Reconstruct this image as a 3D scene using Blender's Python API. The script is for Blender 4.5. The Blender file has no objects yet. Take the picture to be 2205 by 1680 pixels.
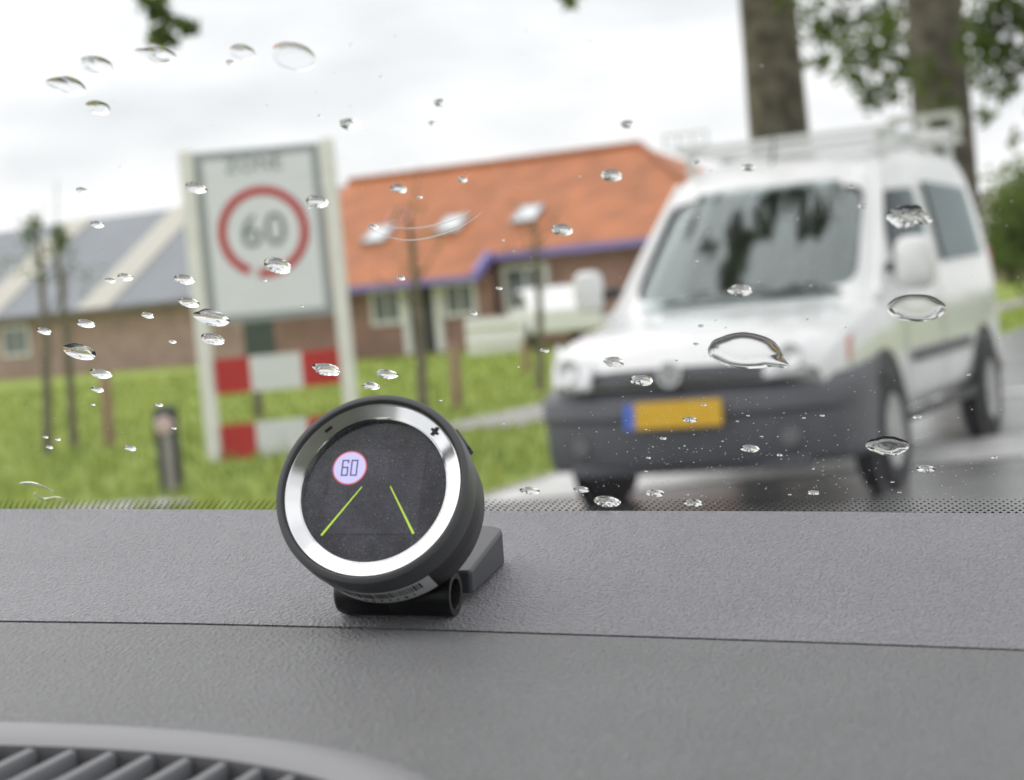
import bpy, bmesh, math, random
from mathutils import Vector, Matrix, noise as mnoise
PI = math.pi
R = math.radians
random.seed(7)
sc = bpy.context.scene
COL = sc.collection

# ------------------------------------------------------------------ camera
FPX = 4113.0                       # focal length in the 2204-px-wide grid used for measuring the photo
CAM_H = 1.11
cam = bpy.data.cameras.new('camera'); camo = bpy.data.objects.new('camera', cam); COL.objects.link(camo)
cam.sensor_width = 36.0
cam.lens = 36.0 * FPX / 2204.0
camM = Matrix.Translation((0, 0, CAM_H)) @ Matrix.Rotation(R(90 - 2.61), 4, 'X') @ Matrix.Rotation(R(-5.2), 4, 'Z')
camo.matrix_world = camM
cam.clip_start = 0.03; cam.clip_end = 2500
cam.dof.use_dof = True
cam.dof.focus_distance = 0.645
cam.dof.aperture_fstop = cam.lens / 4.4
sc.camera = camo
camI = camM.inverted()

# ------------------------------------------------------------------ world, sun, exposure
world = bpy.data.worlds.new('World'); sc.world = world; world.use_nodes = True
wt = world.node_tree; wt.nodes.clear()
SUN_EL, SUN_AZ = 52, -55          # azimuth from +Y towards +X, degrees
o_ = wt.nodes.new('ShaderNodeOutputWorld')
sky = wt.nodes.new('ShaderNodeTexSky'); sky.sky_type = 'NISHITA'; sky.sun_disc = False
sky.sun_elevation = R(SUN_EL); sky.sun_rotation = R(SUN_AZ)
bgs = wt.nodes.new('ShaderNodeBackground'); bgs.inputs[1].default_value = 0.06
wt.links.new(sky.outputs[0], bgs.inputs[0])
tc = wt.nodes.new('ShaderNodeTexCoord')
mp = wt.nodes.new('ShaderNodeMapping'); mp.inputs['Scale'].default_value = (2.2, 2.2, 7.0); mp.inputs['Location'].default_value = (0.3, 0.1, 0.55)
wt.links.new(tc.outputs['Generated'], mp.inputs[0])
nz = wt.nodes.new('ShaderNodeTexNoise'); nz.inputs['Scale'].default_value = 1.6; nz.inputs['Detail'].default_value = 4; nz.inputs['Roughness'].default_value = 0.5
wt.links.new(mp.outputs[0], nz.inputs['Vector'])
rmp = wt.nodes.new('ShaderNodeValToRGB')
rmp.color_ramp.elements[0].position = 0.36; rmp.color_ramp.elements[0].color = (0.56, 0.58, 0.595, 1)
rmp.color_ramp.elements[1].position = 0.58; rmp.color_ramp.elements[1].color = (0.84, 0.84, 0.845, 1)
wt.links.new(nz.outputs[0], rmp.inputs[0])
bgc = wt.nodes.new('ShaderNodeBackground'); bgc.inputs[1].default_value = 1.0
wt.links.new(rmp.outputs[0], bgc.inputs[0])
mxw = wt.nodes.new('ShaderNodeMixShader'); mxw.inputs[0].default_value = 0.92
wt.links.new(bgs.outputs[0], mxw.inputs[1]); wt.links.new(bgc.outputs[0], mxw.inputs[2])
wt.links.new(mxw.outputs[0], o_.inputs[0])

sl = bpy.data.lights.new('sun', 'SUN'); sl.energy = 1.1; sl.angle = R(100); sl.color = (1, 0.97, 0.93)
slo = bpy.data.objects.new('sun', sl); COL.objects.link(slo)
sd = Vector((math.sin(R(SUN_AZ)) * math.cos(R(SUN_EL)), math.cos(R(SUN_AZ)) * math.cos(R(SUN_EL)), math.sin(R(SUN_EL))))
slo.rotation_euler = sd.to_track_quat('Z', 'Y').to_euler(); slo.location = sd * 50

sc.view_settings.view_transform = 'Standard'; sc.view_settings.look = 'None'
sc.view_settings.exposure = 0.63; sc.view_settings.gamma = 1.0; sc.view_settings.use_curve_mapping = False
sc.render.engine = 'CYCLES'
sc.cycles.use_denoising = True
sc.cycles.max_bounces = 12; sc.cycles.transparent_max_bounces = 16; sc.cycles.transmission_bounces = 10
sc.cycles.sample_clamp_indirect = 6

# ------------------------------------------------------------------ helpers
def ray(x, y):
    d = Vector(((x - 1102) / FPX, -(y - 840) / FPX, -1.0))
    return (camM.to_3x3() @ d)
CP = Vector((0, 0, CAM_H))
def at(x, y, depth):               # point at a distance along the viewing axis
    return CP + ray(x, y) * depth
def on_plane(x, y, p0, n):
    d = ray(x, y); t = (p0 - CP).dot(n) / d.dot(n)
    return CP + d * t
def gnd(x, y, z=0.0):
    return on_plane(x, y, Vector((0, 0, z)), Vector((0, 0, 1)))
def proj(p):
    q = camI @ Vector(p); return (1102 + FPX * q.x / -q.z, 840 - FPX * q.y / -q.z, -q.z)

def nd(nt, t, **kw):
    n = nt.nodes.new(t)
    for k, v in kw.items(): n.inputs[k].default_value = v
    return n
def pbr(name, col, rough=0.5, metal=0.0, var=0.0, vscale=8.0, bump=0.0, bscale=60.0, bdist=0.002, spec=0.5, col2=None,
        coat=0.0, emit=None, estr=1.0, detail=4, btype='noise', alpha=None):
    m = bpy.data.materials.new(name); m.use_nodes = True; nt = m.node_tree
    b = nt.nodes['Principled BSDF']
    b.inputs['Base Color'].default_value = (*col, 1); b.inputs['Roughness'].default_value = rough
    b.inputs['Metallic'].default_value = metal; b.inputs['Specular IOR Level'].default_value = spec
    b.inputs['Coat Weight'].default_value = coat
    tcn = nd(nt, 'ShaderNodeTexCoord')
    if var > 0 or col2:
        n = nd(nt, 'ShaderNodeTexNoise', Scale=vscale, Detail=detail, Roughness=0.6)
        nt.links.new(tcn.outputs['Object'], n.inputs['Vector'])
        mx = nt.nodes.new('ShaderNodeMix'); mx.data_type = 'RGBA'
        c2 = col2 if col2 else tuple(max(0, c * (1 - var)) for c in col)
        c1 = col if col2 else tuple(min(1, c * (1 + var)) for c in col)
        mx.inputs[6].default_value = (*c2, 1); mx.inputs[7].default_value = (*c1, 1)
        mr = nd(nt, 'ShaderNodeMapRange'); mr.inputs[1].default_value = 0.33; mr.inputs[2].default_value = 0.67
        nt.links.new(n.outputs[0], mr.inputs[0]); nt.links.new(mr.outputs[0], mx.inputs[0])
        nt.links.new(mx.outputs[2], b.inputs['Base Color'])
    if bump > 0:
        if btype == 'noise':
            n2 = nd(nt, 'ShaderNodeTexNoise', Scale=bscale, Detail=5, Roughness=0.6); out = n2.outputs[0]
        nt.links.new(tcn.outputs['Object'], n2.inputs['Vector'])
        bp = nd(nt, 'ShaderNodeBump', Strength=bump, Distance=bdist)
        nt.links.new(out, bp.inputs['Height']); nt.links.new(bp.outputs[0], b.inputs['Normal'])
    if emit:
        b.inputs['Emission Color'].default_value = (*emit, 1); b.inputs['Emission Strength'].default_value = estr
    return m

def leather(name, col, cell, depth, rough=0.55, stretch=(1, 1, 1), spec=0.5):
    m = pbr(name, col, rough, spec=spec, var=0.07, vscale=9)
    nt = m.node_tree; b = nt.nodes['Principled BSDF']
    t = nd(nt, 'ShaderNodeTexCoord'); mpn = nd(nt, 'ShaderNodeMapping'); mpn.inputs['Scale'].default_value = stretch
    nt.links.new(t.outputs['Object'], mpn.inputs[0])
    wn = nd(nt, 'ShaderNodeTexNoise', Scale=1.0 / cell * 0.45, Detail=3)
    nt.links.new(mpn.outputs[0], wn.inputs['Vector'])
    vm = nt.nodes.new('ShaderNodeVectorMath'); vm.operation = 'MULTIPLY_ADD'
    vm.inputs[1].default_value = (cell * 0.7,) * 3
    nt.links.new(wn.outputs['Color'], vm.inputs[0]); nt.links.new(mpn.outputs[0], vm.inputs[2])
    v = nt.nodes.new('ShaderNodeTexVoronoi'); v.feature = 'SMOOTH_F1'; v.inputs['Scale'].default_value = 1.0 / cell; v.inputs['Smoothness'].default_value = 0.25
    nt.links.new(vm.outputs[0], v.inputs['Vector'])
    mr = nd(nt, 'ShaderNodeMapRange'); mr.interpolation_type = 'SMOOTHSTEP'
    mr.inputs[1].default_value = 0.62; mr.inputs[2].default_value = 0.12
    nt.links.new(v.outputs['Distance'], mr.inputs[0])
    v2 = nt.nodes.new('ShaderNodeTexVoronoi'); v2.feature = 'DISTANCE_TO_EDGE'; v2.inputs['Scale'].default_value = 2.3 / cell
    nt.links.new(vm.outputs[0], v2.inputs['Vector'])
    mr2 = nd(nt, 'ShaderNodeMapRange'); mr2.inputs[1].default_value = 0.0; mr2.inputs[2].default_value = 0.25; mr2.inputs[4].default_value = 0.35
    nt.links.new(v2.outputs['Distance'], mr2.inputs[0])
    fn = nd(nt, 'ShaderNodeTexNoise', Scale=6.0 / cell, Detail=4)
    nt.links.new(t.outputs['Object'], fn.inputs['Vector'])
    ad = nt.nodes.new('ShaderNodeMath'); ad.operation = 'ADD'
    nt.links.new(mr.outputs[0], ad.inputs[0]); nt.links.new(mr2.outputs[0], ad.inputs[1])
    ad2 = nt.nodes.new('ShaderNodeMath'); ad2.operation = 'MULTIPLY_ADD'; ad2.inputs[1].default_value = 0.25
    nt.links.new(fn.outputs[0], ad2.inputs[0]); nt.links.new(ad.outputs[0], ad2.inputs[2])
    bp = nd(nt, 'ShaderNodeBump', Strength=1.0, Distance=depth)
    nt.links.new(ad2.outputs[0], bp.inputs['Height']); nt.links.new(bp.outputs[0], b.inputs['Normal'])
    return m

def glassmix(name, tint=(1, 1, 1), spec=1.0, rough=0.0, ior=1.5):
    """thin sheet of glass: clear or tinted transmission plus a mirror reflection by Fresnel"""
    m = bpy.data.materials.new(name); m.use_nodes = True; nt = m.node_tree; nt.nodes.clear()
    out = nd(nt, 'ShaderNodeOutputMaterial'); tr = nt.nodes.new('ShaderNodeBsdfTransparent'); tr.inputs[0].default_value = (*tint, 1)
    gl = nt.nodes.new('ShaderNodeBsdfGlossy'); gl.inputs['Roughness'].default_value = rough; gl.inputs[0].default_value = (.84, .94, .95, 1) if name.startswith('van') else (1, 1, 1, 1)
    fr = nt.nodes.new('ShaderNodeFresnel'); fr.inputs[0].default_value = ior
    mu = nt.nodes.new('ShaderNodeMath'); mu.operation = 'MULTIPLY'; mu.inputs[1].default_value = spec; mu.use_clamp = True
    geo = nt.nodes.new('ShaderNodeNewGeometry')
    nt.links.new(fr.outputs[0], mu.inputs[0])
    mx = nt.nodes.new('ShaderNodeMixShader')
    nt.links.new(mu.outputs[0], mx.inputs[0]); nt.links.new(tr.outputs[0], mx.inputs[1]); nt.links.new(gl.outputs[0], mx.inputs[2])
    nt.links.new(mx.outputs[0], out.inputs[0])
    return m

class MB:
    """collects geometry (world space via self.m) for ONE mesh object"""
    def __init__(s, m=None): s.v = []; s.f = []; s.m = m or Matrix.Identity(4)
    def add(s, vs, fs, m=None):
        k = len(s.v); M = s.m if m is None else s.m @ m
        s.v += [M @ Vector(v) for v in vs]; s.f += [tuple(i + k for i in f) for f in fs]; return s
    def box(s, c, d, m=None, taper=1.0):
        x, y, z = d[0] / 2, d[1] / 2, d[2] / 2; t = taper
        vs = [(-x, -y, -z), (x, -y, -z), (x, y, -z), (-x, y, -z), (-x * t, -y * t, z), (x * t, -y * t, z), (x * t, y * t, z), (-x * t, y * t, z)]
        M = Matrix.Translation(c) @ (m or Matrix.Identity(4))
        return s.add(vs, [(3, 2, 1, 0), (4, 5, 6, 7), (0, 1, 5, 4), (1, 2, 6, 5), (2, 3, 7, 6), (3, 0, 4, 7)], M)
    def grid(s, fn, nu, nv, closeu=False, m=None):
        vs = [fn(i / (nu if closeu else nu - 1), j / (nv - 1)) for j in range(nv) for i in range(nu)]
        fs = []
        for j in range(nv - 1):
            for i in range(nu if closeu else nu - 1):
                a = j * nu + i; b = j * nu + (i + 1) % nu
                fs.append((a, b, b + nu, a + nu))
        return s.add(vs, fs, m)
    def tube(s, pts, rad, n=8, cap=True):
        pts = [Vector(p) for p in pts]; rad = rad if isinstance(rad, (list, tuple)) else [rad] * len(pts)
        vs = []; fs = []; up = None
        for i, p in enumerate(pts):
            d = (pts[min(i + 1, len(pts) - 1)] - pts[max(i - 1, 0)]).normalized()
            if up is None: up = d.orthogonal().normalized()
            up = (up - d * up.dot(d)).normalized(); sd_ = d.cross(up)
            for k in range(n):
                a = 2 * PI * k / n; vs.append(p + (up * math.cos(a) + sd_ * math.sin(a)) * rad[i])
        for i in range(len(pts) - 1):
            for k in range(n):
                a = i * n + k; b = i * n + (k + 1) % n; fs.append((a, b, b + n, a + n))
        if cap: fs.append(tuple(range(n))[::-1]); fs.append(tuple(range((len(pts) - 1) * n, len(pts) * n)))
        return s.add(vs, fs)
    def lathe(s, prof, n=64, m=None, a0=0, a1=2 * PI):
        """prof: list of (r, z) about local Z"""
        full = abs(a1 - a0 - 2 * PI) < 1e-6; nn = n if full else n + 1
        vs = [(r * math.cos(a0 + (a1 - a0) * k / n), r * math.sin(a0 + (a1 - a0) * k / n), z) for r, z in prof for k in range(nn)]
        fs = []
        for j in range(len(prof) - 1):
            for k in range(n):
                a = j * nn + k; b = j * nn + (k + 1) % nn
                fs.append((a, b, b + nn, a + nn))
        return s.add(vs, fs, m)
    def prism(s, poly, z0, z1, m=None):
        n = len(poly)
        vs = [(x, y, z0) for x, y in poly] + [(x, y, z1) for x, y in poly]
        fs = [tuple(range(n))[::-1], tuple(range(n, 2 * n))] + [(i, (i + 1) % n, (i + 1) % n + n, i + n) for i in range(n)]
        return s.add(vs, fs, m)
    def ball(s, c, r, nu=16, nv=10, m=None):
        r = r if isinstance(r, (tuple, list)) else (r, r, r)
        return s.grid(lambda u, v: (c[0] + r[0] * math.sin(PI * v) * math.cos(2 * PI * u), c[1] + r[1] * math.sin(PI * v) * math.sin(2 * PI * u), c[2] + r[2] * math.cos(PI * v)), nu, nv, True, m)
    def build(s, name, mat, parent=None, smooth=True, bevel=0, sub=0, kind=None, solid=0, bseg=2, wn=True, merge=0):
        me = bpy.data.meshes.new(name)
        Wi = WS[parent.name]['_W'].inverted() if parent else Matrix.Identity(4)
        me.from_pydata([Wi @ v for v in s.v], [], s.f); me.update()
        if merge:
            bm = bmesh.new(); bm.from_mesh(me); bmesh.ops.remove_doubles(bm, verts=bm.verts, dist=merge); bmesh.ops.recalc_face_normals(bm, faces=bm.faces); bm.to_mesh(me); bm.free()
        if mat: me.materials.append(mat)
        o = bpy.data.objects.new(name, me); COL.objects.link(o)
        if parent: o.parent = parent; WS[o.name] = {'_W': WS[parent.name]['_W']}
        else: WS[o.name] = {'_W': Matrix.Identity(4)}
        if smooth: me.polygons.foreach_set('use_smooth', [True] * len(me.polygons))
        if solid: md = o.modifiers.new('s', 'SOLIDIFY'); md.thickness = solid; md.offset = -1
        if bevel:
            md = o.modifiers.new('b', 'BEVEL'); md.width = bevel; md.segments = bseg; md.limit_method = 'ANGLE'; md.angle_limit = R(35)
            md.harden_normals = False
        if sub: md = o.modifiers.new('u', 'SUBSURF'); md.levels = sub; md.render_levels = sub
        if smooth and not sub:
            try: me.set_sharp_from_angle(angle=R(40))
            except Exception: pass
        if kind: o['kind'] = kind
        return o
WS = {}
def mount(o, M):
    """give a mesh built in world space its own base frame"""
    Mi = M.inverted(); o.data.transform(Mi); o.matrix_world = M; WS[o.name] = {'_W': M}; return o
def tag(o, label=None, cat=None, group=None, kind=None):
    if label: o['label'] = label
    if cat: o['category'] = cat
    if group: o['group'] = group
    if kind: o['kind'] = kind
    return o
def thing(name, label, cat, M=None, group=None):
    o = bpy.data.objects.new(name, None); COL.objects.link(o); o.empty_display_size = 0.1
    M = M or Matrix.Identity(4); o.matrix_world = M; WS[o.name] = {'_W': M}
    return tag(o, label, cat, group)
def T(x, y, z=0, rz=0): return Matrix.Translation((x, y, z)) @ Matrix.Rotation(rz, 4, 'Z')
def text_mb(body, size, M, mat, name, parent, extrude=0.0005, offset=0.0, space=1.0):
    cu = bpy.data.curves.new('t', 'FONT'); cu.body = body; cu.size = size; cu.align_x = 'CENTER'; cu.align_y = 'CENTER'
    cu.extrude = extrude; cu.offset = offset; cu.space_character = space
    ob = bpy.data.objects.new('t', cu); COL.objects.link(ob)
    dg = bpy.context.evaluated_depsgraph_get(); me = bpy.data.meshes.new_from_object(ob.evaluated_get(dg))
    mb = MB(M); mb.add([v.co.copy() for v in me.vertices], [tuple(p.vertices) for p in me.polygons])
    bpy.data.objects.remove(ob); bpy.data.meshes.remove(me); bpy.data.curves.remove(cu)
    return mb.build(name, mat, parent, smooth=False)
def interp(pts, t):
    for (a, b) in zip(pts, pts[1:]):
        if t <= b[0]:
            k = (t - a[0]) / (b[0] - a[0]); k = max(0, min(1, k))
            return a[1] + (b[1] - a[1]) * k
    return pts[-1][1]

# ------------------------------------------------------------------ ground, road, paths
m_grass = pbr('grass_ground', (0.35, 0.41, 0.095), 0.95, var=0.0, col2=(0.22, 0.30, 0.065), vscale=0.9, bump=0.6, bscale=40, bdist=0.03, spec=0.1, detail=8)
m_asph = pbr('asphalt', (0.22, 0.22, 0.222), 0.22, var=0.22, vscale=2.5, bump=0.3, bscale=180, bdist=0.004)
m_path = pbr('concrete_path', (0.34, 0.33, 0.31), 0.7, var=0.12, vscale=3, bump=0.2, bscale=120, bdist=0.003)
m_mark = pbr('road_paint', (0.62, 0.62, 0.61), 0.45, var=0.25, vscale=5, bump=0.1, bscale=150, bdist=0.002)
ROAD_B = R(24)                     # bearing of the road
rdir = Vector((math.sin(ROAD_B), math.cos(ROAD_B), 0)); rnor = Vector((math.cos(ROAD_B), -math.sin(ROAD_B), 0))
E0 = Vector((-0.10, 11.5, 0))      # a point on the verge-side road edge
def strip(name, a, b, s0, s1, z, th, mat):
    mb = MB()
    n = 60
    vs = []; fs = []
    for i in range(n + 1):
        s = s0 + (s1 - s0) * i / n
        for off, zz in ((a, z - th), (a, z), (b, z), (b, z - th)):
            p = E0 + rdir * s + rnor * off; vs.append((p.x, p.y, zz))
    for i in range(n):
        for k in range(4):
            p, q = i * 4 + k, i * 4 + (k + 1) % 4; fs.append((p, q, q + 4, p + 4))
    mb.add(vs, fs); return mb.build(name, mat, None, smooth=False, kind='structure')
g = MB()
g.grid(lambda u, v: (-900 + 1800 * u, -300 + 1900 * v, -0.02), 40, 40)
tag(g.build('ground', m_grass, None, kind='structure'), 'green grass field reaching the horizon')
strip('road', 0, 6.2, -45, 170, 0.004, 0.05, m_asph)
strip('cycle_path', -3.3, -2.2, 5.2, 120, 0.004, 0.03, m_path)
gp = gnd(230, 1098); MB().prism([(gp.x + .55 * math.cos(a * PI / 10) * (1 + .15 * math.sin(3 * a)), gp.y + .4 * math.sin(a * PI / 10)) for a in range(20)], -.03, .012).build('pale_patch', m_path, None, smooth=False, kind='structure')  # small flat pale patch in the verge
mk = MB()
mk.add([(-0.30 + 0, 10.62, 0.010), (5.9, 10.45, 0.010), (6.2, 11.75, 0.010), (0.25, 12.0, 0.010)], [(0, 1, 2, 3)])
mk.add([(0.6, 15.6, 0.010), (8.2, 15.3, 0.010), (8.4, 15.75, 0.010), (0.9, 16.0, 0.010)], [(0, 1, 2, 3)])
mk.build('road_marking', m_mark, None, smooth=False, kind='structure')

# ------------------------------------------------------------------ leaves
def leafmat(name, c1, c2, sc_=1.2, trans=0.5):
    m = bpy.data.materials.new(name); m.use_nodes = True; nt = m.node_tree; nt.nodes.clear()
    out = nd(nt, 'ShaderNodeOutputMaterial'); t = nd(nt, 'ShaderNodeTexCoord')
    n = nd(nt, 'ShaderNodeTexNoise', Scale=sc_, Detail=5); nt.links.new(t.outputs['Object'], n.inputs['Vector'])
    mr = nd(nt, 'ShaderNodeMapRange'); mr.inputs[1].default_value = .35; mr.inputs[2].default_value = .65; nt.links.new(n.outputs[0], mr.inputs[0])
    mx = nt.nodes.new('ShaderNodeMix'); mx.data_type = 'RGBA'; mx.inputs[6].default_value = (*c1, 1); mx.inputs[7].default_value = (*c2, 1)
    nt.links.new(mr.outputs[0], mx.inputs[0])
    d = nt.nodes.new('ShaderNodeBsdfDiffuse'); tr = nt.nodes.new('ShaderNodeBsdfTranslucent')
    nt.links.new(mx.outputs[2], d.inputs[0]); nt.links.new(mx.outputs[2], tr.inputs[0])
    ms = nt.nodes.new('ShaderNodeMixShader'); ms.inputs[0].default_value = trans
    nt.links.new(d.outputs[0], ms.inputs[1]); nt.links.new(tr.outputs[0], ms.inputs[2]); nt.links.new(ms.outputs[0], out.inputs[0])
    return m
m_blade = leafmat('grass_blades', (0.18, 0.26, 0.055), (0.40, 0.46, 0.105), 1.3, 0.5)
# grass blades between the car and the house (stuff)
gb = MB(); vs = []; fs = []
for i in range(20000):
    d = 8.5 + 42 * random.random() ** 1.7; x = random.uniform(-0.36, 0.3) * d
    p = Vector((x, d, 0)); off = (p - E0).dot(rnor)
    if off > -0.12 or (-3.35 < off < -2.15 and (p - E0).dot(rdir) > 5.2) or ((x - gp.x) ** 2 + (d - gp.y) ** 2 < .3): continue
    tall = 0.17 if mnoise.noise(Vector((x * 0.9, d * 0.9, 3))) > 0.25 and d < 22 else 0.09
    h = tall * random.uniform(0.5, 1.2); w = 0.006 + 0.0008 * d; a = random.uniform(0, PI); l = random.uniform(-0.4, 0.4) * h
    dx, dy = math.cos(a) * w, math.sin(a) * w; k = len(vs)
    vs += [(x - dx, d - dy, -0.02), (x + dx, d + dy, -0.02), (x + l, d + l * 0.6, h)]; fs.append((k, k + 1, k + 2))
gb.add(vs, fs); tag(gb.build('grass', m_blade, None, smooth=False), 'green grass growing on the verge and meadow beyond the windscreen', 'grass', kind='stuff')

m_leaf = leafmat('tree_leaves', (0.08, 0.12, 0.03), (0.20, 0.26, 0.07), 0.8)
m_leaf2 = leafmat('young_leaves', (0.10, 0.16, 0.04), (0.17, 0.24, 0.06))
m_bark = pbr('bark', (0.21, 0.185, 0.15), 0.9, col2=(0.075, 0.065, 0.053), vscale=5, bump=0.8, bscale=14, bdist=0.03, spec=0.2)
m_bark2 = pbr('young_bark', (0.22, 0.19, 0.14), 0.9, col2=(0.14, 0.12, 0.09), vscale=8, spec=0.2)
m_stake = pbr('stake_wood', (0.34, 0.22, 0.15), 0.85, var=0.2, vscale=8)

def leaves(mb, clumps, size):
    """clumps: (centre, radius, count)"""
    vs = []; fs = []
    for c, r, n in clumps:
        c = Vector(c); rv = r if isinstance(r, tuple) else (r, r, r)
        for i in range(n):
            q = Vector((random.gauss(0, 1), random.gauss(0, 1), random.gauss(0, 1)))
            q = q.normalized() * (random.random() ** 0.5)
            p = c + Vector((q.x * rv[0], q.y * rv[1], q.z * rv[2]))
            a = Vector((random.gauss(0, 1), random.gauss(0, 1), random.gauss(0, 1))).normalized(); b = a.orthogonal().normalized()
            s_ = size * random.uniform(0.6, 1.3); k = len(vs); e = a.cross(b)
            vs += [p - a * s_ * .5, p + b * s_ * .32 + e * s_ * 0.06, p + a * s_ * .5, p - b * s_ * .32 + e * s_ * 0.06]; fs.append((k, k + 1, k + 2, k + 3))
    mb.add(vs, fs); return mb
def scatter(c, R_, n, r, cnt):
    out = []
    for i in range(n):
        q = Vector((random.gauss(0, 1), random.gauss(0, 1), random.gauss(0, 1))).normalized() * random.random() ** 0.4
        out.append((Vector(c) + Vector((q.x * R_[0], q.y * R_[1], q.z * R_[2])), r * random.uniform(0.6, 1.3), cnt))
    return out

# big roadside trees behind the van
def big_tree(base, top_shift, r0, label, clumps, limbs, name='roadside_tree'):
    t = thing(name, label, 'tree', T(base.x, base.y, 0), 'large roadside trees')
    b = base; tb = MB()
    pts = [b + Vector((0, 0, -0.1)), b + Vector((0, 0, 0.3)), b + Vector((top_shift * .3, 0, 2.5)), b + Vector((top_shift, 0.1, 6.5)), b + Vector((top_shift * 1.4, 0.3, 11))]
    tb.tube(pts, [r0 * 1.5, r0 * 1.12, r0, r0 * .86, r0 * .45], 18)
    tb.build('trunk', m_bark, t)
    for (h, v) in limbs:
        p0 = b + Vector((top_shift * h / 6.5, 0, h)); v = Vector(v); lb = MB()
        lb.tube([p0, p0 + v * .4 + Vector((0, 0, .15)), p0 + v], [r0 * .32, r0 * .2, 0.03], 8); lb.build('limb', m_bark, t)
    leaves(MB(), clumps, 0.15).build('crown', m_leaf, t, smooth=False)
    return t
b1 = at(1700, 560, 25); b1.z = 0
b2 = at(2048, 540, 19.5); b2.z = 0
cl = []
for (x, y, dd, r, c) in [(1775, 60, 22, .28, 260), (1830, 30, 22, .22, 130), (1900, 20, 22, .25, 170), (1760, 130, 22, .16, 90), (1745, -40, 22, .5, 400),
                         (1850, 150, 21, .26, 230), (1885, 105, 21, .24, 200), (1915, 60, 21, .22, 170), (1930, 180, 21, .22, 150), (1880, 215, 21, .14, 80), (1820, 100, 21, .15, 50), (1945, 120, 21, .16, 80)]:
    cl.append((at(x, y, dd), r * 1.2, int(c * .42)))
cl += scatter((b1.x + 0.5, b1.y - 3, 8.4), (6, 6.5, 2.4), 95, 0.55, 150)
big_tree(b1, 0.0, 0.40, 'tall tree with a grey brown trunk rising just behind the middle of the van roof', cl, [(5.2, (1.6, -2, 1.2)), (5.8, (-2, -1.5, 1.6)), (6.4, (1, 2, 2))])
cl = []
for (x, y, dd, r, c) in [(2125, 30, 18, .24, 200), (2160, 85, 18, .24, 170), (2120, 140, 18, .20, 110), (2190, 160, 18, .16, 60), (2200, 20, 18, .25, 150), (2150, 200, 18, .12, 30),
                         (2180, 290, 18, .12, 20), (2130, 250, 18, .10, 16), (2105, 100, 17.5, .2, 120), (1985, 150, 18.6, .16, 50), (2020, 215, 18.5, .2, 60), (2250, 120, 18, .4, 200), (2270, 260, 18, .25, 80), (2290, 30, 18, .6, 400)]:
    cl.append((at(x, y, dd), r * 1.15, int(c * .5)))
random.seed(12)
for i in range(85):  # unseen leaf clumps added overhead for the van windscreen's reflection
    q_ = Vector((random.uniform(-1.8, 2.6), random.uniform(11.0, 15.6), random.uniform(7.2, 9.0))); fr_ = (q_.x + 1.8) / 4.4
    if random.random() < .35 + .6 * fr_: cl.append((q_, (.22, .22, .5), int(60 + 60 * fr_)))
cl += scatter((b2.x + 0.5, b2.y - 1.5, 8.0), (5.5, 6.5, 2.2), 85, 0.55, 150)
big_tree(b2, 0.05, 0.30, 'dark trunked tree at the right edge rising behind the roof rack of the van', cl, [(4.6, (2.2, -1.5, .7)), (5.6, (-1.6, -2, 1.6)), (6.2, (1, 2, 2))])
# twigs hanging into the top of the view
def twig(pts, clumps, label):
    t = thing('hanging_twig', label, 'twig', Matrix.Translation(pts[0]))
    MB().tube(pts, [0.012] + [0.006] * (len(pts) - 1), 6).build('stem', m_bark, t)
    leaves(MB(), clumps, 0.075).build('foliage', m_leaf, t, smooth=False)
d = 7.0
twig([at(250, -420, d), at(300, -150, d), at(345, 20, d), at(360, 85, d)],
     [(at(325, 0, d), .06, 26), (at(340, 30, d), .035, 12), (at(350, 85, d), .05, 26), (at(375, 50, d), .02, 4), (at(405, 60, d), .035, 15), (at(300, -80, d), .1, 50)],
     'leafy twig hanging into the sky at the upper left above the speed sign')
twig([at(1260, -400, d), at(1240, -120, d), at(1225, 5, d)],
     [(at(1222, 4, d), .03, 10), (at(1230, -40, d), .05, 30)],
     'small dark twig tip hanging at the top middle of the sky')

# hedge and far woods at the right, tiny house between them
def shrub(name, label, cat, base, rad, h, n, mat, leaf=0.12, trunk=True, group=None):
    t = thing(name, label, cat, T(base.x, base.y, 0), group)
    MB().tube([base + Vector((0, 0, -.05)), base + Vector((0.05, 0, h * .6))], [0.09, 0.03], 8).build('trunk', m_bark, t)
    cs = scatter((base.x, base.y, h * .56), (rad * .8, rad * .8, h * .36), 16, rad * .42, n // 16)
    leaves(MB(), cs, leaf).build('crown', mat, t, smooth=False)
for (x, dd, rad, h, lab) in [(2250, 60, 2.6, 3.6, 'broad green tree at the right edge beyond the van tail'),
                             (2330, 44, 2.2, 3.6, 'rounded green tree standing right of the van beyond the road'),
                             (2185, 75, 2.4, 2.9, 'low green tree beyond the road just behind the van tail')]:
    p = at(x, 560, dd); p.z = 0; shrub('roadside_bush', lab, 'tree', p, rad, h, 2600, m_leaf2 if dd > 50 else m_leaf, 0.3)
hd = MB()
cs = []
for i in range(60):
    p = E0 + rdir * (22 + i * 1.1) + rnor * (7.3 + random.uniform(-.3, .3)); cs.append(((p.x, p.y, 0.55), (.9, .9, .65), 110))
leaves(hd, cs, 0.16); o = hd.build('hedge', m_leaf2, None, smooth=False)
tag(o, 'low green hedge running along the far side of the road behind the van', 'hedge')
mount(o, T(E0.x + 14, E0.y + 18))

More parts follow.
